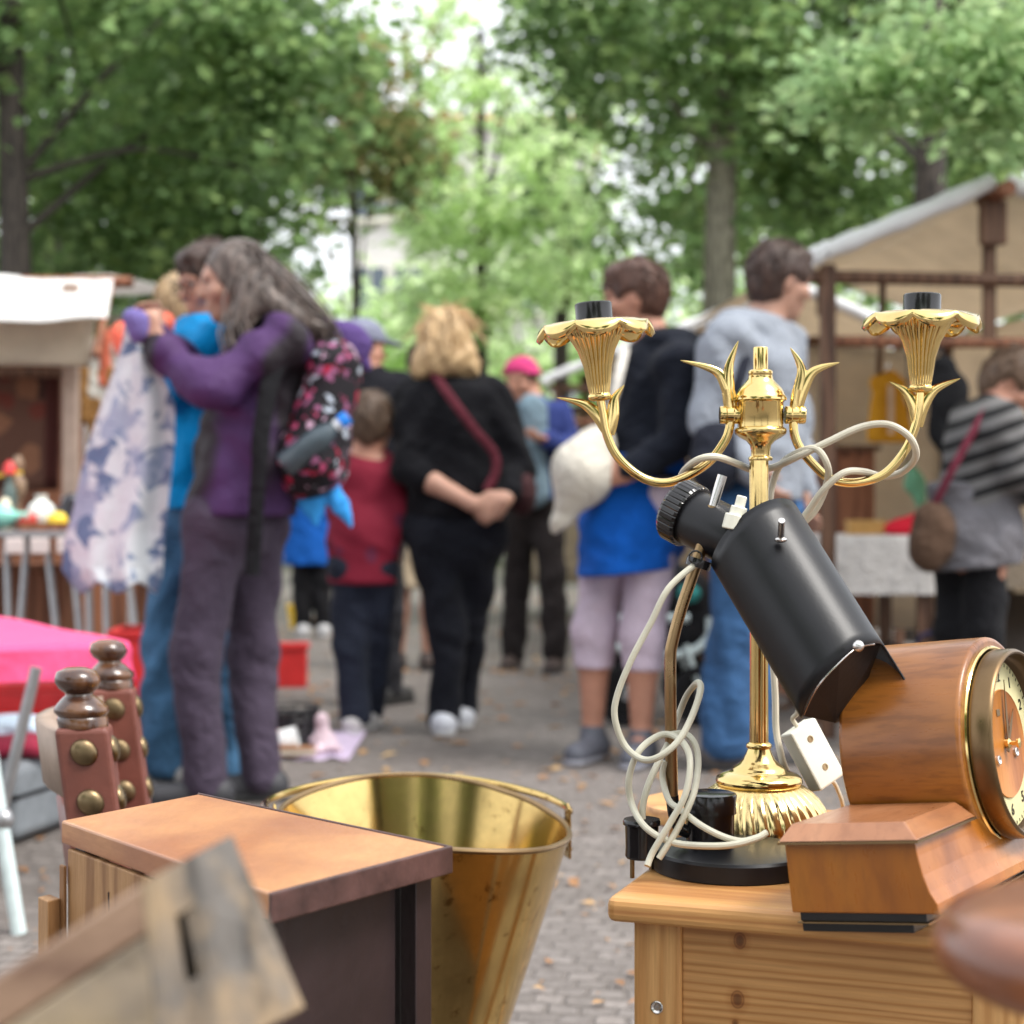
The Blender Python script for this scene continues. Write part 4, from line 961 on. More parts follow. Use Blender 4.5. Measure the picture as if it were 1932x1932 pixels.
def duck(u, dy, col, lab, nm, s=1., col2=(.8,.7,.1)):
    y = YT+.12+dy; p = V3((u-CU)*y/F, y, zt+.0014); t = thing(nm, lab, 'ornament', p); q = SDF()
    q.ell(p+V3(0,0,.045*s),(.075*s,.045*s,.046*s)).cone(p+V3(.05*s,0,.06*s),p+V3(.07*s,0,.10*s),.03*s,.024*s,.03).ell(p+V3(.075*s,0,.118*s),(.032*s,.028*s,.03*s)).cone(p+V3(-.06*s,0,.05*s),p+V3(-.105*s,0,.085*s),.03*s,.008*s,.02)
    q.plane(p, (0,0,-1)); sdfobj('body', q, .008*s, pl(col, rough=.35), t)
    obj('beak', MB().tube([p+V3(.10*s,0,.112*s),p+V3(.135*s,0,.106*s)], [.013*s,.004*s], 10), pl(col2), t)
t = thing('glass_bottle', 'turquoise bottle lying on its side on the trestle table', 'bottle', P(20,925,YT+.15))
p = V3((0-CU)*(YT+.12)/F, YT+.12, zt+.050)
obj('body', MB().lathe([(0,0),(.040,.002),(.048,.01),(.049,.10),(.045,.13),(.03,.15),(.018,.165),(.016,.20),(.019,.202),(.019,.215),(0,.215)], p+V3(-.10,0,.0), 28, Matrix.Rotation(R(88),3,'Y')), pl((.25,.62,.52), rough=.2), t)
vase(18,.20,[(0,0),(.03,0),(.034,.02),(.02,.06),(.03,.12),(.022,.17),(.010,.20),(.014,.22),(0,.225)],(.10,.14,.13),'figurine','dark green figurine with a red cap at the left of the trestle table', 'figurine', .35, lambda t,p: (obj('cap', MB().lathe([(0,.225),(.028,.226),(.022,.26),(.004,.28),(0,.28)], p, 16), M_REDPLASTIC, t), obj('rod', MB().tube([p+V3(-.1,0,.21),p+V3(.05,0,.23)], .008, 8), pl((.8,.5,.05)), t)))
vase(34,.26,[(0,0),(.034,0),(.036,.03),(.012,.07),(.010,.12),(.03,.15),(.034,.19),(.01,.23),(.02,.25),(.024,.27),(.012,.30),(0,.30)],(.30,.20,.13),'candle_holder','brown turned candle holder at the back of the trestle table','candle holder')
vase(78,.10,[(0,0),(.04,0),(.055,.03),(.06,.06),(.045,.10),(.02,.12),(.024,.14),(0,.14)],(.76,.80,.76),'white_jar','white round jar beside the turquoise bottle','jar')
duck(100,.16,(.03,.03,.04),'black bird ornament with a yellow beak on the trestle table','bird_ornament')
vase(108,.0,[(0,0),(.03,0),(.04,.02),(.042,.04),(.03,.065),(0,.075)],(.85,.60,.03),'yellow_ball','small yellow ball ornament on the trestle table')
vase(50,.02,[(0,0),(.03,0),(.042,.03),(.036,.06),(.015,.075),(0,.078)],(.50,.04,.03),'red_pot','small dark red pot below the turquoise bottle','pot')
vase(10,.02,[(0,0),(.034,0),(.032,.03),(.02,.06),(.026,.09),(.018,.12),(0,.13)],(.76,.70,.52),'cream_figurine','cream figurine at the left front of the trestle table','figurine')
vase(122,.26,[(0,0),(.03,0),(.034,.05),(.016,.08),(.014,.13),(.018,.135),(0,.135)],(.72,.66,.68),'white_bottle','pale pink bottle at the back of the trestle table','bottle')
t = thing('wooden_tray', 'brown wooden tray at the front of the trestle table', 'tray', P(95,975,YT+.03)); p = V3((88-CU)*(YT+.05)/F, YT+.05, zt+.006)
obj('base', MB().box(p,(.20,.08,.008)), M_REDWOOD, t); obj('lip', MB().box(p+V3(0,-.044,.010),(.206,.006,.03)).box(p+V3(0,.044,.010),(.206,.006,.03)).box(p+V3(.104,0,.010),(.006,.081,.03)).box(p+V3(-.104,0,.010),(.006,.081,.03)), M_REDWOOD, t)

# ------------------------------------------------------------------ row of stalls on the right
M_PIPE = fabric('rolled_white_canvas', (.74,.74,.75), .06, fold=.3)
def stall(O_, rz, label, w=.72, ln=2.5, ze=1.84, zr=2.135, walls=True):
    t = thing('canopy_stall', label, 'market stall', V3(O_[0],O_[1],0), Matrix.Rotation(R(rz),3,'Z'), 'gabled canvas stalls in a row')
    M = WM[t]
    def W(x,y,z): return M @ V3(x,y,z)
    sheet('roof_slope', [W(-.02,0,ze),W(w,0,zr),W(-.02,ln,ze),W(w,ln,zr)], M_CANVAS, t, amp=.006)
    sheet('roof_slope', [W(w,0,zr),W(2*w+.02,0,ze),W(w,ln,zr),W(2*w+.02,ln,ze)], M_CANVAS, t, amp=.006)
    q = [W(-.05,-.02,ze-.035),W(.02,-.02,ze+.015),W(.1,-.02,ze+.045),W(w*.55,-.02,(ze+zr)/2+.02),W(w*.96,-.02,zr+.0)]
    obj('rolled_edge', MB().tube(crom(q,5), [.034+.004*math.sin(i*1.9) for i in range(21)], 12), M_PIPE, t)
    q = [W(w*1.04,-.02,zr),W(w*1.4,-.02,(ze+zr)/2+.05),W(2*w+.03,-.02,ze-.01)]
    obj('rolled_edge', MB().tube(crom(q,6), .034, 12), M_PIPE, t)
    obj('ridge_pole', MB().tube([W(w,-.12,zr-.04),W(w,.16,zr-.04)], .030, 10), M_REDWOOD, t)
    for x in (.07, 2*w-.07):
        for y in (.06, ln-.06): obj('post', MB().box(W(x,y,.91),(.055,.055,1.82)), M_BROWNWOOD, t, bevel=.005)
    for y in (.06, ln-.06):
        obj('tie_beam', MB().box(W(w,y,1.765),(.04,.04,.04)) if 0 else MB().tube([W(0,y,1.775),W(2*w,y,1.765)], .026, 8), M_BROWNWOOD, t)
        obj('king_post', MB().box(W(w,y+.03,1.80),(.045,.04,.52)), M_BROWNWOOD, t)
        obj('bracket', MB().box(W(w,y-.01,1.99),(.10,.05,.17)), M_BROWNWOOD, t, bevel=.006)
    obj('tie_beam', MB().tube([W(.07,.09,1.53),W(2*w-.07,.09,1.53)], .022, 8), M_REDWOOD, t)
    obj('brace', MB().tube([W(.30,.1,1.76),W(.62,1.2,1.45)], .014, 8), M_BROWNWOOD, t)
    if walls:
        sheet('side_tarp', [W(2*w-.02,.1,1.78),W(2*w-.02,ln,1.80),W(2*w-.02,.1,.35),W(2*w-.02,ln,.35)], M_CANVAS, t, amp=.02)
        sheet('back_tarp', [W(.10,ln-.02,1.78),W(2*w-.08,ln-.02,1.72),W(.10,ln-.02,.25),W(2*w-.08,ln-.02,.25)], M_CANVAS, t, amp=.02)
    return t, W
st1, W1 = stall((1.15,6.5), 5, 'nearest gabled stall with a beige canvas roof and brown timber frame')
st2, W2 = stall((.84,9.5), 6, 'second gabled stall behind the man in the grey hoodie', walls=True)
st3, W3 = stall((.27,12.4), 8, 'farthest gabled stall beyond the person in the pink hat', walls=True)
def clothtable(O_, d, label, mat, z=.772, hang=.24):
    x0,y0_ = O_; x1,y1 = x0+d[0], y0_+d[1]
    t = thing('market_table', label, 'table', ((x0+x1)/2,(y0_+y1)/2,0))
    obj('tabletop', MB().box(((x0+x1)/2,(y0_+y1)/2,z-.02),(d[0],d[1],.03)), M_BROWNWOOD, t)
    for x in (x0+.04,x1-.04):
        for y in (y0_+.04,y1-.04): obj('leg', MB().box((x,y,(z-.035)/2),(.04,.04,z-.035)), M_BROWNWOOD, t)
    c = thing('white_tablecloth', 'cloth hanging from '+label, 'tablecloth', ((x0+x1)/2,(y0_+y1)/2,z))
    n = 48; vs, fs = [], []; per = []
    for i in range(n):
        s_ = i/n*4; e = int(s_); f_ = s_-e
        per.append([(x0+d[0]*f_,y0_),(x1,y0_+d[1]*f_),(x1-d[0]*f_,y1),(x0,y1-d[1]*f_)][e])
    cx_, cy_ = (x0+x1)/2, (y0_+y1)/2
    for rr, zz_ in ((0,0),(1,0),(1.02,-.02),(1.03,-hang*.5),(1.04,-hang)):
        for i,(x,y) in enumerate(per):
            w_ = .012*math.sin(i*2.4)*(1 if zz_ < -.03 else 0); k_ = rr+(w_ if rr else 0)
            vs.append(V3(cx_+(x-cx_)*k_, cy_+(y-cy_)*k_, z+.002+zz_))
    for r_ in range(4):
        for i in range(n): fs.append((r_*n+i,r_*n+(i+1)%n,(r_+1)*n+(i+1)%n,(r_+1)*n+i))
    obj('drape', MB().add(vs, fs, True), mat, c, sharp=80)
    return t
clothtable((1.22,6.95), (.50,.75), 'the white clothed table inside the nearest gabled stall', fb((.60,.575,.55)))
clothtable((1.80,7.5), (.55,1.0), 'the small table at the back of the nearest stall', fb((.55,.47,.38)))
cbn = thing('wooden_cupboard', 'red brown wooden cupboard standing behind the white clothed table', 'cupboard', (1.50,8.2,0))
obj('carcass', MB().box((1.50,8.2,.58),(.42,.32,1.16)), M_REDWOOD, cbn, bevel=.006); obj('top', MB().box((1.50,8.2,1.172),(.47,.36,.024)), M_BROWNWOOD, cbn, bevel=.004)
for s_ in (-1,1): 
    dr = obj('door', MB().box((1.50+s_*.103,8.03,.60),(.198,.018,1.05)), M_REDWOOD, cbn, bevel=.004); obj('knob', MB().ball((1.50+s_*.02,8.012,.62),.012,10), M_BRASS_DARK, dr)
yl = thing('hanging_dress', 'mustard yellow garment hanging inside the nearest stall', 'clothes', P(1677,840,7.6)); s_ = SDF(); s_.fold=.012
a, b = P(1676,722,7.6), P(1678,835,7.6)
s_.cone(a,b,.055,.11,.04,((0,1,0),.4)).cone(a+V3(-.06,0,0),a+V3(.06,0,0),.03,.03,.03); s_.plane(b,(0,0,-1)); sdfobj('cloth', s_, .012, fb((.58,.27,.02)), yl)
obj('strap', MB().box((a+b)/2+V3(-.005,-.065,.01),(.025,.012,.22)), fb((.6,.42,.28)), yl); obj('hanger', MB().tube(crom([a+V3(0,0,.02),a+V3(0,0,.08),a+V3(.02,0,.10)],4), .006, 6), M_STEEL, yl)
gs = thing('green_scarf', 'pale green scarf hanging below the mustard garment', 'scarf', P(1730,960,7.7)); s_ = SDF(); s_.fold=.01
s_.chain([P(1716,880,7.7),P(1728,915,7.7),P(1742,950,7.7)],[.015,.05,.02],.03,((0,1,0),.4)).cone(P(1728,905,7.7),P(1735,975,7.7),.03,.012,.03); sdfobj('cloth', s_, .012, fb((.16,.38,.24)), gs)
obj('cord', MB().tube([P(1716,880,7.7),P(1712,640,7.75)], .004, 6), M_BLACKPAINT, gs)
rd_ = thing('red_cloth', 'bright red cloth crumpled on the white clothed table', 'cloth', P(1712,1000,7.1)); s_ = SDF(); s_.fold=.008
c_ = V3(1.645,7.12,.776); s_.ell(c_+V3(0,0,.03),(.07,.06,.04)).ell(c_+V3(.05,0,.05),(.05,.05,.045)).ell(c_+V3(-.04,-.02,.02),(.05,.04,.025)).plane(c_,(0,0,-1)); sdfobj('cloth', s_, .01, fb((.62,.02,.04)), rd_)
yb = thing('ochre_box', 'flat ochre box on the white clothed table', 'box', (1.48,7.15,.776)); obj('body', MB().box((1.48,7.15,.799),(.15,.10,.046)), pl((.48,.26,.07)), yb, bevel=.003); obj('lid', MB().box((1.48,7.15,.829),(.156,.106,.014)), pl((.52,.30,.09)), yb, bevel=.003)
hj = thing('hanging_jacket', 'black jacket hanging from the stall frame beside the striped woman', 'clothes', P(1790,830,6.62)); s_ = SDF(); s_.fold=.01
a, b = P(1778,695,6.62), P(1796,822,6.62)
s_.chain([a,P(1788,745,6.62),b],[.045,.075,.085],.04,((0,1,0),.5)).cone(a+V3(.02,0,0),P(1812,800,6.62),.03,.05,.04); sdfobj('cloth', s_, .012, fb((.018,.018,.02)), hj)
obj('hanger', MB().tube(crom([a+V3(0,0,.03),a+V3(0,0,.10),a+V3(.02,0,.14),a+V3(.0,0,.20)],4), .006, 6), M_BLACKPAINT, hj)
for i,(x,y,d,c,lab) in enumerate(((1.45,7.3,(.4,.3,.3),(.05,.03,.02),'dark brown box under the white clothed table'),(1.95,7.0,(.35,.3,.26),(.10,.05,.03),'brown box on the ground in the nearest stall'),(2.3,8.0,(.5,.4,.5),(.06,.045,.035),'dark box at the back of the nearest stall'))):
    openbox('storage_box', lab, 'box', (x,y,0), d, pl(c), 4*i)
t = thing('navy_bag', 'navy blue bag on the ground in the nearest stall', 'bag', (1.66,6.75,0)); s_ = SDF(); s_.fold=.006
s_.ell((1.66,6.75,.15),(.13,.09,.16)).plane((0,0,.002),(0,0,-1)); sdfobj('body', s_, .014, fb((.025,.03,.08)), t); obj('handle', MB().tube(crom([(1.60,6.75,.28),(1.61,6.73,.38),(1.71,6.73,.38),(1.72,6.75,.28)],5), .009, 8), fb((.025,.03,.08)), t)

# ------------------------------------------------------------------ pram behind the woman in the blue skirt
Yp = 6.95; pr = thing('pram', 'black pram with a pale tubular frame behind the woman in the blue skirt', 'pram', (.62,Yp,0)); kp = Yp/F
def PP(u,v,dy=0): return P(u,v,Yp+dy)
for dy in (0,.42):
    obj('frame_tube', MB().tube(crom([PP(1150,1165,dy),PP(1155,1212,dy),PP(1200,1232,dy),PP(1280,1235,dy),PP(1330,1212,dy),PP(1342,1165,dy)],5), .019, 10), M_PALEMETAL, pr)
obj('frame_tube', MB().tube([PP(1140,1168,.0),PP(1300,1166,.0)], .018, 10), M_PALEMETAL, pr)
s_ = SDF(); s_.fold=.004; s_.ell(PP(1255,1120,.21),(.20,.17,.13)).ell(PP(1215,1060,.21),(.12,.15,.14)).cone(PP(1170,1190,.21),PP(1330,1190,.21),.11,.11,.05); sdfobj('seat', s_, .016, fb((.02,.02,.022)), pr)
obj('liner', MB().ball(PP(1300,1120,.05),(.05,.03,.04),12), fb((.05,.30,.28)), pr)
for u in (1180,1322):
    for dy in (-.02,.44):
        c_ = V3(PP(u,1200).x, Yp+dy, .125); w_ = obj('wheel', MB().lathe([(.085,-.02),(.12,-.02),(.124,-.01),(.124,.01),(.12,.02),(.085,.02),(.085,-.02)], c_, 32, Mf), M_BLACKPAINT, pr)
        obj('hub', MB().lathe([(0,-.018),(.02,-.018),(.02,.018),(0,.018)], c_, 16, Mf), M_GREYMETAL, w_)
        obj('leg', MB().tube([c_+V3(0,.0,.0), V3(c_.x*.6+PP(1250,1200).x*.4,Yp+dy*.9,.33)], .012, 8), M_PALEMETAL, pr)
obj('handle', MB().tube(crom([PP(1330,1200,.0),PP(1375,1080,0),PP(1395,1000,0),PP(1395,1000,.42),PP(1375,1080,.42),PP(1330,1200,.42)],5), .013, 8), M_BLACKPAINT, pr)
# ------------------------------------------------------------------ people
def skinmat(name, col):
    m, nt, b = new_mat(name)
    n = N(nt, 'ShaderNodeTexNoise', Scale=16.0, Detail=5.0); L(nt, texco(nt), n.inputs['Vector'])
    r = ramp(nt, n.outputs['Fac'], [(.3, tuple(c*.85 for c in col)), (.7, col)]); L(nt, r.outputs[0], b.inputs['Base Color'])
    b.inputs['Roughness'].default_value = .5; b.inputs['Subsurface Weight'].default_value = .12
    b.inputs['Subsurface Radius'].default_value = (.012,.005,.003); return m
def hairmat(name, dark, light, fine=130):
    m, nt, b = new_mat(name)
    n = N(nt, 'ShaderNodeTexNoise', Scale=1.0, Detail=6.0, Distortion=.6); L(nt, texco(nt, (fine,fine,9)), n.inputs['Vector'])
    r = ramp(nt, n.outputs['Fac'], [(.3, dark), (.68, light)]); L(nt, r.outputs[0], b.inputs['Base Color'])
    b.inputs['Roughness'].default_value = .42; b.inputs['Specular IOR Level'].default_value = .4
    bump(nt, b, n.outputs['Fac'], .6, .01); return m
SK1 = skinmat('fair_skin', (.50,.275,.195)); SK2 = skinmat('ruddy_skin', (.50,.24,.16)); SK3 = skinmat('tanned_skin', (.46,.24,.15))
M_EYE = plain('eye_dark', (.03,.02,.018), .15, 0, .1, 20, 0)
def nz(v): return Vector(v).normalized()
def hand(S, w, d, n, s=1., curl=.6, side=1):
    """palm, four jointed fingers of unequal length and a thumb that leaves the palm's side"""
    w = Vector(w); d = nz(d); n = Vector(n); n = (n-d*n.dot(d)).normalized(); l = d.cross(n)*side
    S.cone(w-d*.02*s, w+d*.03*s, .025*s, .034*s, .02, (n,.55)).cone(w+d*.03*s, w+d*.078*s, .036*s, .037*s, .012, (n,.45))
    for i, (o, ln) in enumerate(((.030,.068),(.011,.078),(-.009,.073),(-.028,.056))):
        b0 = w+d*.078*s+l*o*s; dirn = (d*math.cos(curl*.5)+n*math.sin(curl*.5)+l*o*1.5).normalized(); d2 = (d*math.cos(curl*1.5)+n*math.sin(curl*1.5)).normalized()
        m_ = b0+dirn*ln*.5*s; S.cone(b0, m_, .0098*s, .009*s, .006).cone(m_, m_+d2*ln*.5*s, .009*s, .0078*s, .004)
    t0 = w+d*.025*s+l*.030*s; t1 = t0+(d*.6+l*.75+n*.25).normalized()*.035*s; t2 = t1+(d*.9+l*.15+n*.35).normalized()*.03*s
    S.cone(t0, t1, .014*s, .0115*s, .012).cone(t1, t2, .011*s, .009*s, .005)
def person(label, Y, J, face, fwd, skin, hair, top, legs, shoe, s=1., h=.010, skirt=None, headr=1., feet=None, curl=.6, group='people strolling through the market', palm=None, glasses=False):
    q = {k: P(v[0], v[1], Y+(v[2] if len(v) > 2 else 0)) for k, v in J.items()}
    f = nz(face); tf = nz(fwd); Z = V3(0,0,1)
    base = (q['anL']+q['anR'])/2; base.z = 0
    root = thing('person', label, 'person', base, None, group)
    rr = f.cross(Z).normalized(); up = rr.cross(f).normalized()      # head frame; rr = the head's right
    A = np.array([rr, f, up]); hc = q['head']; hs = s*headr
    fl = (tf, .68); pel = (q['hipL']+q['hipR'])/2; sh = (q['shL']+q['shR'])/2; lat = (q['shR']-q['shL']); 
    B = SDF()
    B.ell(hc+up*.015*hs, np.array((.074,.094,.100))*hs, A).ell(hc+f*.022*hs-up*.055*hs, np.array((.054,.066,.062))*hs, A, .04)
    B.ell(hc+f*.06*hs-up*.098*hs, np.array((.026,.024,.02))*hs, A, .03)
    B.cone(hc+f*.092*hs+up*.004*hs, hc+f*.108*hs-up*.030*hs, .009*hs, .0145*hs, .014)
    B.ell(hc+f*.083*hs+up*.022*hs, np.array((.05,.016,.012))*hs, A, .02)
    for sg in (-1,1):
        B.ell(hc+rr*sg*.076*hs-up*.012*hs-f*.005*hs, np.array((.011,.020,.032))*hs, A, .008)
        B.ell(hc+rr*sg*.045*hs+f*.062*hs-up*.028*hs, np.array((.026,.026,.024))*hs, A, .025)
    B.ell(hc+f*.088*hs-up*.062*hs, np.array((.024,.012,.007))*hs, A, .008).ell(hc+f*.086*hs-up*.074*hs, np.array((.020,.012,.007))*hs, A, .008)
    nk = q['neck']; B.cone(hc-f*.012*hs-up*.045*hs, nk, .056*s, .060*s, .03).cone(nk, sh+(pel-sh)*.12, .06*s, .10*s, .06, fl)
    wst = sh+(pel-sh)*.62
    B.cone(sh+(pel-sh)*.14, wst, .145*s, .118*s, .06, fl).cone(wst, pel, .118*s, .135*s, .06, fl).cone(q['shL'], q['shR'], .055*s, .055*s, .05)
    for d_ in 'LR':
        B.cone(q['sh'+d_], q['el'+d_], .050*s, .040*s, .03).cone(q['el'+d_], q['el'+d_]*.65+q['wr'+d_]*.35, .040*s, .041*s, .02).cone(q['el'+d_]*.65+q['wr'+d_]*.35, q['wr'+d_], .041*s, .027*s, .02)
        dirn = nz(q['wr'+d_]-q['el'+d_]); pn = Vector(palm[d_]) if palm and d_ in palm else (tf if abs(dirn.dot(tf)) < .8 else Z)
        hand(B, q['wr'+d_], dirn if not (palm and d_+'d' in palm) else nz(palm[d_+'d']), pn, s*.98, curl, 1 if d_ == 'L' else -1)
        hp, kn, an = q['hip'+d_], q['kn'+d_], q['an'+d_]
        B.cone(hp, kn, .088*s, .054*s, .04).cone(kn, kn*.68+an*.32, .052*s, .055*s, .02).cone(kn*.68+an*.32, an, .055*s, .036*s, .02)
        fd = nz((feet or {}).get(d_, fwd)); fd.z = 0; fd.normalize()
        B.cone(an-Z*.02*s, an+fd*.06*s-Z*(an.z-.035), .036*s, .03*s, .02).cone(an+fd*.06*s-Z*(an.z-.035), an+fd*.13*s-Z*(an.z-.03), .03*s, .025*s, .02)
    body = sdfobj('body', B, min(h,.0085), skin, root)
    for sg in (-1,1):
        obj('eye', MB().ball(hc+rr*sg*.032*hs+f*.088*hs+up*.006*hs, (.013*hs,.008*hs,.008*hs), 10, Matrix((rr,f,up)).transposed()), M_EYE, root)
    if glasses:
        g = MB()
        for sg in (-1,1):
            c_ = hc+rr*sg*.034*hs+f*.108*hs+up*.004*hs; g.tube([c_+rr*.026*hs*math.cos(a)+up*.020*hs*math.sin(a) for a in np.linspace(0,6.283,21)], .0024, 6)
            g.tube([c_+rr*sg*.026*hs, hc+rr*sg*.080*hs+f*.0*hs+up*.01*hs], .0022, 6)
        obj('glasses', g, M_BAKELITE, root)
    # hair
    st = hair[0]; H = SDF(); H.fold = .004; H.fs = 2.4
    if st in ('short', 'crop'):
        e = .016 if st == 'short' else .010
        H.ell(hc+up*.026*hs-f*.008*hs, np.array((.076+e,.094+e,.096+e))*hs, A)
        if st == 'short': H.ell(hc-f*.045*hs-up*.02*hs, np.array((.072,.060,.085))*hs, A).ell(hc+up*.09*hs+f*.05*hs, np.array((.06,.05,.03))*hs, A)
        H.ell(hc+f*.105*hs-up*.055*hs, np.array((.085,.085,.098))*hs, A, sub=True)
        for sg in (-1,1): H.ell(hc+rr*sg*.085*hs-up*.045*hs+f*.02*hs, np.array((.03,.045,.06))*hs, A, sub=True)
    elif st == 'bob':
        H.fold = .008; H.ell(hc+up*.028*hs-f*.008*hs, np.array((.098,.110,.110))*hs, A).ell(hc-f*.035*hs-up*.06*hs, np.array((.118,.092,.085))*hs, A, .05)
        for sg in (-1,1): H.ell(hc+rr*sg*.085*hs-f*.01*hs-up*.10*hs, np.array((.045,.06,.05))*hs, A, .04)
        H.ell(hc+f*.115*hs-up*.06*hs, np.array((.062,.08,.13))*hs, A, sub=True)
    elif st == 'long':
        H.fold = .005; H.ell(hc+up*.022*hs-f*.010*hs, np.array((.090,.104,.104))*hs, A).ell(hc-f*.045*hs-up*.04*hs, np.array((.09,.07,.10))*hs, A, .04)
        for pt in hair[2]: H.chain([P(*a[:3]) for a in pt], [a[3] for a in pt], .05)
        H.ell(hc+f*.115*hs-up*.055*hs, np.array((.11,.085,.12))*hs, A, sub=True)
    if st in ('short','crop','bob','long'):
        ho = sdfobj('hair', H, .0085, hair[1], root)
        if st in ('short', 'bob', 'crop'):
            sm = MB(); rg_ = random.Random(int(abs(hc.x*1000))); e = .013; lnk = {'short': .055, 'crop': .035, 'bob': .11}[st]
            for i in range(190 if st != 'bob' else 150):
                d_ = Vector([rg_.gauss(0,1) for _ in range(3)]).normalized()
                if d_.z < -.35 or (d_.y > .35 and d_.z < .45) or (d_.y > .0 and d_.z < 0): continue
                b_ = (.013 if st != 'bob' else .022)
                s0_ = hc+up*.026*hs-f*.008*hs+(rr*d_.x*(.076+b_)+f*d_.y*(.094+b_)+up*d_.z*(.096+b_))*hs
                nrm_ = (rr*d_.x+f*d_.y+up*d_.z); tg = (-up*1.0-f*.5*(1 if d_.z > .3 else .1)+Vector([rg_.gauss(0,.35 if st != 'bob' else .16) for _ in range(3)])); tg = (tg-nrm_*tg.dot(nrm_)).normalized()
                l_n = lnk*(.6+.8*rg_.random())*hs
                sm.tube([s0_-nrm_*.004, s0_+tg*l_n*.5+nrm_*.004, s0_+tg*l_n-nrm_*l_n*(.10 if st != 'bob' else .0)], [.005,.0045,.0015], 5)
            obj('loose_strands', sm, hair[1], ho)
        if st == 'long':
            sm = MB(); rg_ = random.Random(3)
            for i in range(90):
                pt = hair[2][i % 3]; o_ = Vector([rg_.gauss(0,1) for _ in range(3)])
                cp = [hc+up*(.09+.02*rg_.random())*hs-f*(.02+.05*rg_.random())*hs+rr*rg_.gauss(0,.03)] + [P(*a[:3])+o_*(a[3]*.55+.012) for a in pt]
                cp.append(cp[-1]+Vector((.03,-.01,-.05-.05*rg_.random())))
                sm.tube(crom(cp, 5), .0035, 5)
            obj('loose_strands', sm, hair[1], ho)
    if st in ('cap','beanie'):
        H2 = SDF(); H2.fold = .002
        H2.ell(hc+up*.005*hs-f*.014*hs, np.array((.082,.094,.10))*hs, A); H2.ell(hc+f*.105*hs-up*.05*hs, np.array((.08,.085,.11))*hs, A, sub=True); H2.plane(hc+up*.045*hs, up); sdfobj('hair', H2, .009, hair[2], root)
        C_ = SDF(); C_.fold = .002; C_.ell(hc+up*.040*hs-f*.004*hs, np.array((.095,.112,.098))*hs, A)
        if st == 'cap': C_.cone(hc+f*.10*hs+up*.045*hs, hc+f*.16*hs+up*.032*hs, .055*hs, .045*hs, .02, (up,.2))
        else: C_.cone(hc+up*.035*hs+f*.006*hs+rr*.02, hc+up*.035*hs+f*.006*hs-rr*.02, .100*hs, .100*hs, .02, (up,.3))
        C_.plane(hc+up*.028*hs, -(up*.94-f*.2).normalized() if st == 'beanie' else -up); sdfobj('hat', C_, .009, hair[1], root)
    # trousers / leggings
    T = SDF(); T.fold = legs.get('fold', .007); rt_ = legs['r']
    T.cone(q['hipL'], q['hipR'], rt_[0]*1.05, rt_[0]*1.05, .05).cone(pel+Z*.10*s, pel, .135*s*legs.get('w',1), .15*s*legs.get('w',1), .05, fl)
    for d_ in 'LR':
        hp, kn, an = q['hip'+d_], q['kn'+d_], q['an'+d_]
        T.cone(hp, kn, rt_[0], rt_[1], .035).cone(kn, an+Z*.0, rt_[1], rt_[2], .03)
    cut = legs.get('cut', None)
    zc = (q['anL'].z+q['anR'].z)/2-.045*s if cut is None else cut
    T.plane((0,0,zc), (0,0,-1))
    sdfobj(legs.get('name', 'trousers'), T, h, legs['mat'], root)
    if skirt:
        K = SDF(); K.fold = .010; wz = q['hipL']*.5+q['hipR']*.5; a_, b_ = P(*skirt['top']), P(*skirt['bot'])
        K.ell(a_+Z*.02, (skirt['r'][0]*1.02,skirt['r'][0]*.95,.09), k=.05).cone(a_, b_, skirt['r'][0], skirt['r'][1], .04, (tf, skirt.get('flat', .8))).ell(a_*.45+b_*.55, (skirt['r'][1]*.9,skirt['r'][1]*.85,.14), k=.06).plane(b_+Z*.02, (.10,0,-1)).plane(a_+Z*.05, (0,0,1)); sdfobj('skirt', K, h, skirt['mat'], root)
    # top
    G = SDF(); G.fold = top.get('fold', .008); tw, td = top['tw'], top.get('td', .7); fl2 = (tf, td)
    ch = sh+(pel-sh)*.16; hem = P(*top['hem']) if len(top['hem']) == 3 else None
    ar = top.get('ar', (.062,.054,.042))
    G.cone(ch, wst, tw[1], tw[0]*.96, .06, fl2).cone(wst, hem, tw[0]*.96, tw[0], .06, fl2).cone(q['shL'], q['shR'], .070*s, .070*s, .05).cone(nk-Z*.015*s, ch, .072*s, tw[1]*.8, .06, fl2)
    sl = top.get('sleeve', {'L': 1., 'R': 1.})
    for d_ in 'LR':
        a, b, c = q['sh'+d_], q['el'+d_], q['wr'+d_]
        if sl[d_] > .5:
            e = b+(c-b)*((sl[d_]-.5)*2*.93); G.cone(a, b, ar[0]*s*1.12, ar[1]*s, .035).cone(b, e, ar[1]*s, ar[2]*s, .025)
        else: G.cone(a, a+(b-a)*sl[d_]*2, ar[0]*s*1.12, ar[1]*s*1.1, .035)
    if 'collar' in top: G.cone(nk+Z*.02*s-tf*.02, nk-Z*.02*s-tf*.02, .078*s, .085*s, .02)
    if 'hood' in top: G.ell(nk-tf*.07*s-Z*.01*s, (.11*s,.11*s,.06*s), k=.04)
    G.plane(hem, (0,0,-1)); G.plane(nk+Z*.045*s, nz(nk-ch))
    sdfobj(top.get('name', 'jacket'), G, h, top['mat'], root)
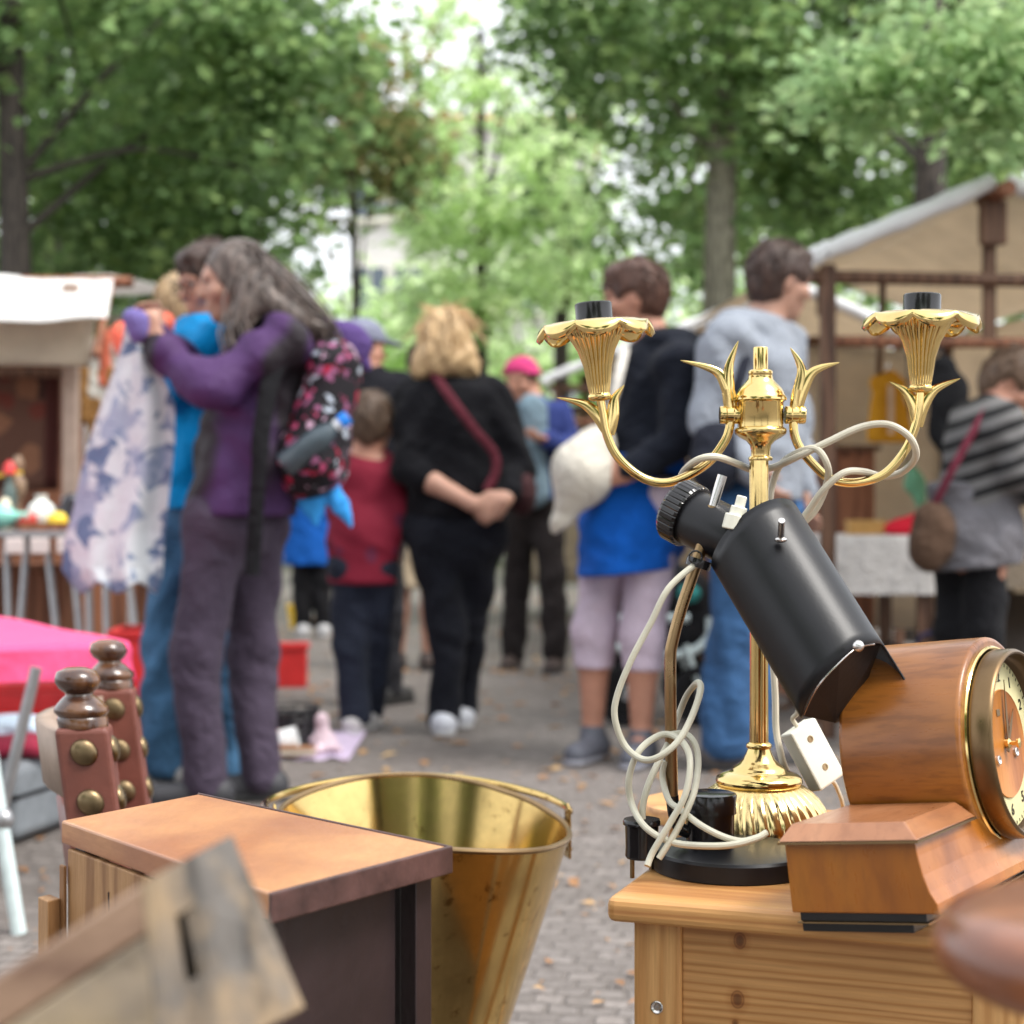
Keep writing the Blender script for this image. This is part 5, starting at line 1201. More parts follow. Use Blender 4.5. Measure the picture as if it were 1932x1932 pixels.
    for d_ in 'LR':
        an = q['an'+d_]; fd = nz((feet or {}).get(d_, fwd)); fd.z = 0; fd.normalize(); X_ = SDF()
        g0 = V3(an.x, an.y, 0)
        X_.cone(g0-fd*.045*s+Z*.045, g0+fd*.14*s+Z*.035, .045*s, .040*s, .02).cone(g0-fd*.02*s+Z*.05, g0+Z*min(an.z,.10), .047*s, .044*s, .03).plane((0,0,.004), (0,0,-1))
        so = sdfobj('shoe', X_, .009, shoe[0], root)
        Y_ = SDF(); Y_.cone(g0-fd*.045*s+Z*.012, g0+fd*.145*s+Z*.012, .047*s, .043*s, .02, (Z,.5)).plane((0,0,.001),(0,0,-1)).plane((0,0,.022),(0,0,1)); sdfobj('sole', Y_, .009, shoe[1], so)
    return root, q
H_GREY = hairmat('long_grey_hair', (.026,.018,.015), (.155,.118,.10), 60); H_BROWN = hairmat('brown_hair', (.018,.010,.008), (.075,.038,.026)); H_DARK = hairmat('dark_brown_hair', (.028,.018,.016), (.085,.05,.04))
H_BLOND = hairmat('blond_hair', (.34,.205,.09), (.72,.51,.28)); H_BOY = hairmat('light_brown_hair', (.045,.027,.017), (.13,.08,.05)); H_RED = hairmat('auburn_hair', (.032,.013,.009), (.115,.048,.028)); H_MOUSE = hairmat('sandy_hair', (.28,.18,.09), (.48,.34,.19))
SOLE = pl((.5,.5,.5)); DSOLE = pl((.03,.03,.03))
# jacket of two colours: purple with dark panels
def jacket_two(name, c1, c2, axis_scale):
    m, nt, b = new_mat(name); g = N(nt, 'ShaderNodeTexCoord'); sx = N(nt, 'ShaderNodeSeparateXYZ'); L(nt, g.outputs['Object'], sx.inputs[0])
    n0 = N(nt, 'ShaderNodeTexNoise', Scale=2.6, Detail=1.0); L(nt, texco(nt, (1.3,1,.8)), n0.inputs['Vector'])
    r = ramp(nt, n0.outputs['Fac'], [(.52, c1), (.56, c2)]); L(nt, r.outputs[0], b.inputs['Base Color']); b.inputs['Roughness'].default_value = .7
    b.inputs['Specular IOR Level'].default_value = .3
    n2 = N(nt, 'ShaderNodeTexNoise', Scale=13.0, Detail=3.0, Distortion=1.2); L(nt, texco(nt), n2.inputs['Vector']); bump(nt, b, n2.outputs['Fac'], .6, .02); return m
M_JACK = jacket_two('purple_and_charcoal', (.060,.023,.094), (.020,.015,.020), 1)
p1, q1 = person('long grey haired person in a purple jacket and backpack holding up a printed cloth', 5.08,
    dict(head=(446,532), neck=(500,612), shL=(535,652,-.16), shR=(500,650,.17), elL=(398,735,-.22), elR=(380,720,.16), wrL=(292,655,-.12), wrR=(300,640,.08), hipL=(412,985,-.08), hipR=(480,985,.08), knL=(370,1225,-.08), knR=(476,1225,.09), anL=(386,1476,-.07), anR=(490,1470,.07)),
    (-1,-.25,-.12), (-1,-.12,0), SK1, ('long', H_GREY, [[(476,512,5.1,.055),(525,545,5.08,.052),(568,585,5.06,.042),(604,612,5.04,.02)],[(476,535,5.0,.04),(464,585,4.97,.03),(446,622,4.93,.018)],[(496,560,5.0,.05),(550,605,4.99,.038),(610,628,5.0,.018)]]),
    dict(mat=M_JACK, tw=(.195,.175), td=.80, hem=(452,975,5.08), fold=.015, ar=(.072,.066,.055), collar=1, hood=1), dict(mat=fb((.060,.046,.070), var=.2), r=(.094,.073,.064), w=.95, fold=.007), (pl((.03,.03,.035)), DSOLE), 1.0, palm={'L':(.3,.3,-1),'Ld':(-.25,0,1),'R':(.3,-.3,-1),'Rd':(-.3,0,1)}, curl=1.1)
blue = fb((.0,.22,.52)); jean = fb((.055,.135,.24), var=.3); jean2 = fb((.04,.10,.22), var=.35)
person('person in a bright blue jacket and glasses standing close behind the purple jacket', 5.42,
    dict(head=(398,535), neck=(410,610), shL=(425,650,-.15), shR=(365,650,.18), elL=(345,740,-.12), elR=(325,760,.2), wrL=(300,650,-.05), wrR=(300,660,.2), hipL=(415,960,-.03), hipR=(340,960,.05), knL=(425,1220,-.02), knR=(318,1220,.02), anL=(435,1440,0), anR=(306,1438,0)),
    (-.75,-.62,-.2), (-.9,-.4,0), SK2, ('short', H_BROWN), dict(mat=blue, tw=(.185,.19), td=.72, hem=(385,960,5.42), fold=.012, ar=(.075,.066,.055), collar=1), dict(mat=jean, r=(.100,.078,.082), fold=.010), (pl((.32,.32,.30)), SOLE), 1.0, glasses=True, palm={'L':(.3,.3,-1),'Ld':(-.2,0,1),'R':(.3,-.3,-1),'Rd':(-.2,0,1)}, curl=1.0)
person('person with short blond hair seen from behind, beyond the blue jacket', 6.1,
    dict(head=(345,582), neck=(345,640), shL=(300,680), shR=(395,680), elL=(285,790), elR=(405,800), wrL=(300,880,.1), wrR=(400,890,.1), hipL=(325,940), hipR=(370,940), knL=(322,1180), knR=(372,1180), anL=(322,1385), anR=(372,1385)),
    (.25,1,0), (.2,1,0), SK1, ('short', H_MOUSE), dict(mat=fb((.55,.40,.30)), tw=(.15,.155), hem=(345,950,6.1)), dict(mat=fb((.04,.045,.06)), r=(.088,.068,.062)), (pl((.05,.05,.05)), DSOLE), .95)
person('person in a grey cap and dark jacket behind the boy in the red shirt', 7.7,
    dict(head=(682,656), neck=(690,705), shL=(645,735), shR=(755,735), elL=(635,830), elR=(768,830), wrL=(640,920,.1), wrR=(765,925,.1), hipL=(670,955), hipR=(730,955), knL=(668,1150), knR=(732,1150), anL=(668,1300), anR=(732,1300)),
    (.85,.3,-.1), (.5,.8,0), SK2, ('cap', fb((.20,.21,.28)), H_BROWN), dict(mat=fb((.010,.010,.014)), tw=(.165,.17), hem=(700,960,7.7)), dict(mat=fb((.03,.03,.035)), r=(.09,.07,.065)), (pl((.04,.04,.04)), DSOLE))
person('boy in a dark red patterned shirt and navy trousers walking away', 6.69,
    dict(head=(702,797), neck=(695,848), shL=(650,890), shR=(735,890), elL=(635,960), elR=(752,965), wrL=(650,1020,.12), wrR=(745,1030,.1), hipL=(660,1070), hipR=(712,1070), knL=(662,1220), knR=(707,1215,.08), anL=(668,1352), anR=(697,1336,.16)),
    (.35,1,0), (.15,1,0), SK2, ('short', H_BOY), dict(mat=spotted('dark_red_print', (.20,.012,.03), [(.10,.01,.03),(.13,.02,.05)], 9., .22), tw=(.142,.118), td=.72, hem=(683,1102,6.69), ar=(.066,.058,.05), sleeve={'L':.45,'R':.45}, name='shirt'), dict(mat=fb((.018,.022,.036)), r=(.078,.068,.062)), (pl((.55,.53,.52)), SOLE), .80, headr=1.16)
person('blond person in black with a dark red shoulder strap, hands clasped behind the back', 6.68,
    dict(head=(840,648), neck=(848,712), shL=(788,755), shR=(925,755), elL=(775,888,-.08), elR=(978,885,-.02), wrL=(895,952,-.19), wrR=(950,945,-.19), hipL=(815,1000), hipR=(905,1000), knL=(845,1190,.0), knR=(885,1175,.12), anL=(838,1358,.0), anR=(872,1328,.22)),
    (-.1,1,-.03), (0,1,0), SK1, ('bob', H_BLOND), dict(mat=fb((.006,.006,.008)), tw=(.185,.195), td=.75, hem=(855,975,6.68), ar=(.080,.066,.05), sleeve={'L':.62,'R':.9}, name='sweater', fold=.009), dict(mat=fb((.010,.011,.016)), r=(.106,.072,.064), w=1.15, fold=.009), (pl((.60,.62,.68)), SOLE), 1.03, palm={'L':(0,1,.2),'Ld':(1,0,-.25),'R':(0,1,0),'Rd':(-.8,0,-.6)}, curl=.9)
root7, q7 = person('person in a pink beanie and open blue jacket walking towards the lens', 9.4,
    dict(head=(984,718), neck=(1000,752), shL=(1055,785), shR=(962,785), elL=(1080,850,-.05), elR=(955,860,-.05), wrL=(1035,832,-.22), wrR=(985,900,-.15), hipL=(1030,945), hipR=(985,945), knL=(1042,1090,-.05), knR=(976,1095,.1), anL=(1048,1230,-.1), anR=(968,1236,.1)),
    (-.5,-.85,-.12), (-.25,-1,0), SK2, ('beanie', fb((.50,.045,.16)), H_BROWN), dict(mat=fb((.03,.045,.17)), tw=(.17,.185), hem=(1008,945,9.4), ar=(.075,.066,.055)), dict(mat=fb((.022,.018,.018)), r=(.10,.076,.07)), (pl((.06,.04,.035)), DSOLE), 1.0, palm={'L':(0,.3,1),'Ld':(-.8,-.5,.2)})
T7 = SDF(); T7.fold=.006; T7.cone(P(1003,772,9.25),P(1005,930,9.25),.085,.09,.04,((0,1,0),.7)); sdfobj('shirt', T7, .011, fb((.16,.23,.28)), root7)
person('person in a navy hooded jacket, blue skirt and lilac leggings carrying a white bag', 5.95,
    dict(head=(1198,562), neck=(1232,645), shL=(1215,685,.16), shR=(1280,690,-.15), elL=(1170,800,.18), elR=(1290,825,-.20), wrL=(1125,880,.12), wrR=(1190,890,-.22), hipL=(1160,945,.08), hipR=(1235,945,-.06), knL=(1122,1190,.05), knR=(1213,1205,-.05), anL=(1118,1372,.04), anR=(1210,1376,-.05)),
    (-1,.12,-.1), (-.9,.35,0), SK2, ('short', H_RED), dict(mat=fb((.009,.011,.018)), tw=(.165,.165), td=.78, hem=(1215,905,5.95), ar=(.075,.064,.05), hood=1), dict(mat=fb((.56,.46,.55)), r=(.096,.076,.062), cut=P(0,1262,5.95).z, name='leggings', fold=.004), (pl((.10,.105,.13)), pl((.3,.3,.34))), 1.03, feet={'L':(-.45,-.9,0),'R':(-.3,-.95,0)},
    skirt=dict(top=(1205,885,5.95), bot=(1185,1090,5.95), r=(.165,.215), mat=fb((.005,.09,.42)), flat=.8), palm={'L':(0,-1,0),'Ld':(-.7,0,-.7),'R':(0,1,0),'Rd':(-.9,.2,-.2)})
person('person in a light grey hoodie and jeans looking right', 5.8,
    dict(head=(1470,530), neck=(1440,612), shL=(1375,650,-.14), shR=(1465,650,.16), elL=(1345,795,-.16), elR=(1490,800,.2), wrL=(1420,890,-.22), wrR=(1513,925,.1), hipL=(1400,960,-.08), hipR=(1450,960,.08), knL=(1385,1200,-.05), knR=(1420,1200,.08), anL=(1368,1400,-.04), anR=(1410,1400,.06)),
    (.95,.35,-.15), (.9,.25,0), SK1, ('short', H_BROWN), dict(mat=fb((.27,.295,.34), var=.08), tw=(.19,.19), td=.8, hem=(1425,945,5.8), ar=(.085,.072,.055), hood=1, name='hoodie', fold=.011), dict(mat=jean2, r=(.104,.086,.094), fold=.010), (pl((.08,.07,.07)), DSOLE), 1.05)
M_STRIPE, nt_, b_ = new_mat('striped_knit'); tcx = texco(nt_, (1,1,1), (0,R(20),0)); wv = N(nt_, 'ShaderNodeTexWave', Scale=5.0, Distortion=.5); wv.bands_direction = 'Z'; L(nt_, tcx, wv.inputs['Vector'])
rs_ = ramp(nt_, wv.outputs['Fac'], [(.42, (.010,.010,.011)), (.5, (.15,.145,.145))]); L(nt_, rs_.outputs[0], b_.inputs['Base Color']); b_.inputs['Roughness'].default_value = .9
person('person in a grey and black striped sweater bending over the stall at the right', 6.2,
    dict(head=(1905,722), neck=(1880,765), shL=(1835,800,.10), shR=(1890,805,-.15), elL=(1880,905,.14), elR=(1920,890,-.18), wrL=(1935,930,.15), wrR=(1975,935,-.1), hipL=(1800,1010,.07), hipR=(1862,1010,-.07), knL=(1805,1190,.05), knR=(1855,1195,-.05), anL=(1800,1370,.04), anR=(1850,1372,-.05)),
    (.8,-.25,-.6), (.9,-.1,-.3), SK2, ('short', hairmat('tousled_brown_hair', (.05,.03,.02), (.17,.10,.06))), dict(mat=M_STRIPE, tw=(.155,.16), td=.85, hem=(1835,960,6.2), name='sweater', ar=(.082,.070,.06)), dict(mat=fb((.012,.012,.014)), r=(.082,.074,.070), w=.82, name='leggings'), (pl((.03,.03,.03)), DSOLE), .98,
    skirt=dict(top=(1838,935,6.2), bot=(1835,1080,6.2), r=(.165,.185), mat=fb((.155,.15,.165)), flat=1.))
person('person with bare legs and beige shorts mostly hidden behind the blond person in black', 9.4,
    dict(head=(800,690), neck=(800,735), shL=(755,770), shR=(845,770), elL=(745,860), elR=(855,860), wrL=(752,940), wrR=(850,940), hipL=(768,960), hipR=(815,960), knL=(757,1110), knR=(812,1110), anL=(750,1238), anR=(808,1238)),
    (0,1,0), (0,1,0), SK1, ('short', H_BROWN), dict(mat=fb((.30,.28,.25)), tw=(.165,.175), hem=(792,960,9.4), sleeve={'L':.45,'R':.45}, name='shirt'), dict(mat=fb((.42,.34,.24)), r=(.098,.09,.09), cut=P(0,1110,9.4).z, name='shorts'), (pl((.05,.035,.03)), DSOLE))
person('person in a royal blue coat and black leggings far behind the backpack', 11.9,
    dict(head=(585,735), neck=(585,775), shL=(545,800), shR=(625,800), elL=(538,880), elR=(632,880), wrL=(545,955), wrR=(625,955), hipL=(568,975), hipR=(605,975), knL=(570,1090), knR=(608,1090), anL=(572,1176), anR=(610,1176)),
    (-.2,1,0), (-.2,1,0), SK1, ('short', H_DARK), dict(mat=fb((.01,.10,.42)), tw=(.19,.185), hem=(585,1065,11.9), name='coat'), dict(mat=fb((.012,.012,.014)), r=(.09,.07,.065), name='leggings'), (pl((.45,.45,.46)), SOLE))

# ------------------------------------------------------------------ things carried
pk = thing('backpack', 'black backpack with pink, red and white dots on the back of the purple jacket', 'backpack', P(610,790,5.02)); S_ = SDF(); S_.fold = .004
bx0, bx1 = P(628,690,5.02), P(592,880,5.0); ak = nz(bx1-bx0)
S_.cone(bx0, bx1, .085, .098, .04, ((0,1,0),1.55)).cone(P(600,880,5.0), P(572,900,5.0), .07,.06,.03,((0,1,0),1.5)).cone(P(560,850,4.93), P(600,870,4.90), .06,.05,.03)
sdfobj('bag', S_, .010, spotted('dotted_nylon', (.012,.010,.013), [(.48,.07,.17),(.58,.38,.50),(.36,.015,.05),(.42,.47,.54),(.30,.10,.20)], 27., .36), pk)
obj('shoulder_strap', MB().tube(crom([P(565,650,4.93),P(520,690,4.86),P(497,790,4.84),P(490,860,4.84)],5), .026, 8, True, (0,1,0)), fb((.012,.012,.014)), pk)
obj('loose_strap', MB().tube(crom([P(490,860,4.84),P(484,950,4.85),P(478,1040,4.87),P(476,1085,4.88)],5), .022, 8, True, (0,1,0)), fb((.012,.012,.014)), pk)
hd = SDF(); hd.fold = .006; hd.chain([P(575,620,5.08),P(640,648,5.05),P(685,650,5.05)],[.05,.06,.03],.03).cone(P(660,640,5.05),P(690,690,5.05),.045,.02,.03); sdfobj('top_flap', hd, .012, fb((.085,.05,.17)), pk)
bt = thing('water_bottle', 'dark water bottle with a bright blue cap in the side of the backpack', 'bottle', P(590,830,4.86)); b0_, b1_ = P(535,880,4.86), P(655,788,4.86); Mb = nz(b1_-b0_).to_track_quat('Z','Y').to_matrix(); ln = (b1_-b0_).length
gl = plain('smoky_plastic', (.05,.07,.085), .12, 0, .2, 20, .02)
obj('body', MB().lathe([(0,0),(.034,.002),(.038,.01),(.038,ln*.55),(.034,ln*.65),(.020,ln*.78),(.014,ln*.82),(0,ln*.82)], b0_, 24, Mb), gl, bt); obj('neck', MB().lathe([(0,ln*.82),(.016,ln*.82),(.016,ln*.90),(0,ln*.90)], b0_, 20, Mb), pl((.75,.8,.85)), bt); obj('cap', MB().lathe([(0,ln*.90),(.021,ln*.90),(.021,ln*1.0),(.018,ln*1.02),(0,ln*1.02)], b0_, 20, Mb), pl((.01,.20,.70), rough=.3), bt)
bs = thing('blue_streamer', 'pale and bright blue cloth hanging out below the dotted backpack', 'cloth', P(620,960,4.98)); S_ = SDF(); S_.fold = .006
S_.chain([P(622,905,4.98),P(640,950,4.97),P(662,990,4.97)],[.028,.030,.006],.02,((0,1,0),.5)).chain([P(590,915,4.98),P(592,945,4.98),P(596,985,4.98)],[.05,.04,.012],.02,((0,1,0),.5)); sdfobj('cloth', S_, .009, fb((.04,.30,.72)), bs)
# printed cloth held up
M_PRINT = printed('blue_flower_print', (.54,.57,.60), [((.31,.35,.45),.54,1.0),((.12,.165,.27),.575,1.25),((.22,.27,.38),.60,2.4)], 8.)
hc2 = thing('printed_cloth', 'pale cloth with blue grey flower print held up in two hands', 'cloth', P(220,1090,4.98))
rows = [(590,236,268),(640,228,275),(700,210,300),(760,192,325),(830,172,328),(900,155,325),(960,140,320),(1020,118,312),(1075,112,305),(1110,140,292)]
vs, fs = [], []; nw = 44
for i in range(46):
    t_ = i/45*(len(rows)-1); a_i = min(int(t_), len(rows)-2); f_ = t_-a_i
    v = rows[a_i][0]*(1-f_)+rows[a_i+1][0]*f_; ul = rows[a_i][1]*(1-f_)+rows[a_i+1][1]*f_; ur = rows[a_i][2]*(1-f_)+rows[a_i+1][2]*f_
    g = i/45
    for j in range(nw+1):
        s_ = j/nw; dy = .022*g*math.sin(s_*15+1.3*math.sin(3*g))+.05*g*math.sin(s_*5+2)
        vs.append(P(ul+(ur-ul)*s_+4*math.sin(9*g+5*s_), v+(10*math.sin(s_*14) if i > 40 else 0), 4.95+dy))
for i in range(45):
    for j in range(nw): fs.append((i*(nw+1)+j,(i+1)*(nw+1)+j,(i+1)*(nw+1)+j+1,i*(nw+1)+j+1))
obj('cloth', MB().add(vs, fs, True), M_PRINT, hc2, solid=.004)
S_ = SDF(); S_.fold = .006; S_.ell(P(250,600,4.95), (.035,.03,.03)).ell(P(262,625,4.95), (.03,.03,.04)); sdfobj('gathered_top', S_, .008, fb((.16,.13,.34)), hc2)
og = thing('coral_cloth', 'coral orange cloth held by the person in the blue jacket', 'cloth', P(312,600,5.25)); S_ = SDF(); S_.fold = .008
S_.cone(P(316,605,5.25), P(302,640,5.25), .032,.028,.03).cone(P(232,625,5.3), P(236,660,5.3), .03,.022,.03).cone(P(300,640,5.27),P(238,650,5.3),.02,.02,.03); sdfobj('cloth', S_, .010, fb((.80,.16,.10)), og)
# white bag
wb = thing('white_bag', 'plump off white cloth bag carried beside the blue skirt', 'bag', P(1095,900,5.78)); S_ = SDF(); S_.fold = .004
S_.chain([P(1125,840,5.80),P(1098,895,5.78),P(1062,975,5.78)],[.07,.090,.038],.06).ell(P(1100,888,5.78),(.10,.085,.11)).cone(P(1050,990,5.78),P(1046,1000,5.78),.02,.012,.03); sdfobj('bag', S_, .010, fb((.62,.58,.50), var=.05), wb)
obj('strap', MB().tube(crom([P(1140,805,5.78),P(1160,740,5.74),P(1172,690,5.78),P(1180,655,5.85)],5), .016, 8, True, (0,1,0)), fb((.60,.57,.52)), wb)
# shoulder bag strap across the black sweater
sb = thing('shoulder_bag', 'dark red shoulder bag strap worn across the black sweater', 'bag', P(915,900,6.5))
obj('strap', MB().tube(crom([P(815,700,6.60),P(850,750,6.515),P(895,810,6.50),P(932,855,6.51),P(935,890,6.51),P(918,925,6.50)],6), .018, 8, True, (0,-1,0)), fb((.10,.02,.03)), sb)
S_ = SDF(); S_.fold = .003; S_.ell(P(985,930,6.62), (.06,.10,.09)); sdfobj('pouch', S_, .010, fb((.05,.02,.022)), sb)
# dark bag of the man in the hoodie, brown bag of the striped woman
db = thing('dark_bag', 'navy black shoulder bag at the hip of the person in the grey hoodie', 'bag', P(1350,860,5.58)); S_ = SDF(); S_.fold = .006
S_.ell(P(1352,860,5.58), (.085,.06,.12)).ell(P(1345,885,5.58), (.075,.07,.07)); sdfobj('bag', S_, .010, fb((.018,.020,.030)), db)
obj('strap', MB().tube(crom([P(1372,790,5.56),P(1395,720,5.56),P(1415,650,5.62),P(1432,622,5.70)],5), .018, 8, True, (0,-1,0)), fb((.018,.02,.03)), db)
bb = thing('brown_bag', 'worn brown shoulder bag hanging at the hip of the striped sweater', 'bag', P(1760,1010,6.1)); S_ = SDF(); S_.fold = .006
S_.ell(P(1762,1010,6.08), (.08,.07,.13)).ell(P(1750,1030,6.08), (.07,.06,.08)); sdfobj('bag', S_, .010, fb((.10,.06,.04)), bb)
obj('strap', MB().tube(crom([P(1765,950,6.06),P(1800,880,6.02),P(1845,800,6.02),P(1865,770,6.06)],5), .014, 8, True, (0,-1,0)), fb((.16,.03,.05)), bb)
# ------------------------------------------------------------------ trees
LF_DARK = leafmat('dark_leaves', [(.1,(.042,.080,.026)),(.5,(.090,.155,.045)),(.8,(.155,.22,.062)),(.97,(.24,.25,.06))], .55)
LF_MID = leafmat('mid_leaves', [(.1,(.05,.095,.030)),(.5,(.105,.175,.050)),(.85,(.19,.26,.075)),(.98,(.24,.24,.06))], .55)
LF_LIGHT = leafmat('light_leaves', [(.1,(.08,.14,.055)),(.5,(.15,.235,.09)),(.85,(.26,.33,.14)),(.98,(.36,.36,.12))], .58)
LF_PALE = leafmat('sunlit_far_leaves', [(.1,(.14,.20,.09)),(.5,(.25,.33,.15)),(.85,(.38,.44,.23)),(.98,(.44,.44,.19))], .62)  # paler greens stand in for bright daylight on the far foliage
LF_RUST = leafmat('rusting_leaves', [(.1,(.045,.09,.025)),(.5,(.11,.16,.04)),(.72,(.22,.16,.05)),(.95,(.34,.12,.05))], .35)
BARK = wood('bark', (.020,.016,.014), (.070,.058,.048), (5,5,1.2), .9, 4., .8)
BARKG = wood('green_grey_bark', (.10,.095,.07), (.22,.21,.155), (5,5,1.2), .9, 4., .7)
def leaves(centres, rads, per, size, rng, flat=.7):
    n = len(centres)*per
    c = np.repeat(centres, per, 0); r = np.repeat(rads, per)
    d = rng.normal(0, .5, (n,3)); d[:,2] *= flat; p = c+d*r[:,None]; p[:,2] -= .12*r*rng.random(n)
    a = rng.normal(size=(n,3)); a[:,2] *= .5; a /= np.linalg.norm(a, axis=1)[:,None]
    nn = rng.normal(size=(n,3))*.6; nn[:,2] += 1; b = np.cross(nn, a); b /= np.linalg.norm(b, axis=1)[:,None]; nz_ = np.cross(a, b)
    L_ = size*(.6+.8*rng.random(n))[:,None]; W_ = L_*(.32+.12*rng.random(n))[:,None]
    t0 = p-a*L_*.5; t1 = p+a*L_*.5-nz_*L_*.12; e1 = p+b*W_+nz_*W_*.3; e2 = p-b*W_+nz_*W_*.3
    v = np.stack([t0,e2,t1,e1], 1).reshape(-1,3); f = np.arange(4*n).reshape(-1,4)
    return v, f
def tree(label, base, H, r, crown, mat, bark=None, n=60, per=170, size=.11, seed=1, lean=(0,0), group='trees round the market', clump=.5, trunk_top=None, hollow=.35, extra=None, limbs=9, name='broadleaf_tree'):
    rng = np.random.default_rng(seed); b = V3(*base, 0); bark = bark or BARK
    t = thing(name, label, 'tree', b, None, group)
    cc = np.array(crown[0]); cr = np.array(crown[1])
    top = V3(b.x+lean[0], b.y+lean[1], trunk_top or H*.8)
    mb = MB(); q = crom([b, b+(top-b)*.33+V3(.04*r*10*rng.normal()*.3,0,0), b+(top-b)*.66, top], 5); m = len(q)
    mb.tube(q, [r*(1.35 if i == 0 else 1.)*(1-.62*i/(m-1)) for i in range(m)], 14)
    d = rng.normal(size=(n,3)); d /= np.linalg.norm(d, axis=1)[:,None]; rad = (hollow+(1-hollow)*rng.random(n))**.6
    C_ = cc+d*cr*rad[:,None]; 
    if extra is not None: C_ = np.concatenate([C_, np.array(extra)])
    R_ = clump*(.7+.6*rng.random(len(C_)))
    for i in range(0, len(C_), max(1, len(C_)//limbs)):
        e = Vector(C_[i]); s_ = q[int(m*(.45+.5*rng.random()))]
        mid = (s_+e)/2+V3(0,0,.12*(e-s_).length)
        mb.tube(crom([s_, mid, e], 4), [r*.22*(1-.85*j/8) for j in range(9)], 7)
    obj('trunk', mb, bark, t)
    v, f = leaves(C_, R_, per, size, rng)
    npobj('crown', v, f, mat, t, smooth=False)
    return t
def X(u, Y): return (u-CU)*Y/F
def Zv(v, Y): return HC-(v-CV)*Y/F
# near left tree: low dark crown
tree('big dark tree with a low hanging crown behind the left stall', (X(22,10.5),10.5), 7.5, .13, ((X(180,11),11.2,4.1),(1.75,1.5,1.35)), LF_DARK, n=70, per=120, size=.115, seed=3, clump=.48, trunk_top=5.5,
     extra=[(X(u,10.6),10.6+dy,Zv(v,10.6)) for u,v,dy in ((470,380,.2),(430,420,.3),(500,330,0),(520,250,.3),(380,440,.4),(300,450,.5),(250,420,.4),(330,360,.3),(200,470,.6),(140,410,.5),(60,430,.7),(520,150,.5),(480,80,.3),(560,200,.8))])
tree('slender dark tree behind the big left tree', (X(104,13.5),13.5), 8, .13, ((X(60,14),14.5,5.0),(2.0,1.5,2.3)), LF_DARK, n=60, per=170, size=.14, seed=4, clump=.6)
tree('yellowing tree behind the heads at the left', (X(300,17),17), 7, .11, ((X(330,17),17.2,3.1),(1.15,1.2,1.2)), LF_LIGHT, n=40, per=170, size=.13, seed=5, clump=.55)
tree('tree with rusty autumn leaves left of the sky gap', (X(640,15),16.5), 8, .055, ((X(640,16),16.5,4.5),(1.0,1.2,.8)), LF_RUST, n=34, per=95, size=.12, seed=6, clump=.42, limbs=5, trunk_top=4.2, hollow=.2)
tree('slim light green tree in the middle of the lane', (X(908,20),20), 8.5, .105, ((X(900,20),20,4.9),(1.05,1.0,2.6)), LF_PALE, n=62, per=85, size=.13, seed=7, clump=.42, trunk_top=6.5)
tree('thick grey trunked tree right of the lane', (X(1365,13),13), 9, .17, ((X(1330,13),13.9,4.85),(1.45,1.2,1.25)), LF_DARK, BARKG, n=56, per=100, size=.12, seed=8, clump=.48, trunk_top=6.5,
     extra=[(X(u,13.8),13.8+dy,Zv(v,13.8)) for u,v,dy in ((1290,400,.2),(1190,430,.6),(1470,400,.2),(1500,330,.1),(1110,310,.5),(1240,170,-.8),(1100,200,.2),(1350,40,-1.3),(1390,130,-1.3),(1340,220,-1.2),(1380,290,-1.1),(1420,210,-1.2),(1300,120,-1.3))])
tree('dark trunked tree behind the nearest stall roof', (X(1757,11.5),11.5), 8.5, .155, ((X(1690,13),13.4,4.3),(1.45,1.0,1.4)), LF_MID, n=46, per=105, size=.115, seed=9, clump=.45, trunk_top=6,
     extra=[(X(u,13),13,Zv(v,13)) for u,v in ((1560,430),(1620,470),(1500,480),(1680,440),(1850,300),(1900,250),(1620,350))])
tree('near tree whose bright leaves reach in from the right edge', (3.3,6.4), 6.5, .13, ((3.2,6.5,4.6),(1.0,1.1,1.1)), LF_LIGHT, n=40, per=150, size=.06, seed=10, clump=.25, trunk_top=4.5,
     extra=[(X(u,6.2),6.2+dy,Zv(v,6.2)) for u,v,dy in ((1900,70,0),(1850,110,.1),(1790,120,0),(1720,115,.1),(1650,130,.1),(1600,145,0),(1860,160,.2),(1660,165,.3),(1900,175,.1),(1930,150,0),(1940,200,.3),(1580,140,.2),(1920,20,.2),(1830,50,.1),(1760,60,.3))])
labs = ['pale bushy tree at the left end of the distant row','pale bushy tree beside the white sky gap','round pale tree below the white sky gap','pale leafy tree behind the slim middle trunk','tall pale tree just right of the slim middle trunk','pale tree left of the thick grey trunk','green tree behind the thick grey trunk','pale tree between the grey trunk and the stall roof','green tree beyond the stall roofs at the right']
for i,(u,Y,H,rx,m_) in enumerate(((120,27,5.2,2.4,LF_MID),(430,30,4.4,2.2,LF_PALE),(690,27,4.6,1.3,LF_PALE),(800,28,5.6,1.5,LF_PALE),(1010,30,6.0,1.8,LF_PALE),(1180,27,4.5,1.6,LF_PALE),(1330,31,6.2,2.2,LF_MID),(1560,26,5.8,2.2,LF_PALE),(1850,29,7.0,2.6,LF_MID))):
    tree(labs[i], (X(u,Y),Y), H, .12, ((X(u,Y),Y,H*.52),(rx,1.5,H*.46)), m_, n=34, per=62, size=.23, seed=30+i, clump=.75, group='trees in the distant row', trunk_top=H*.7, hollow=.15)
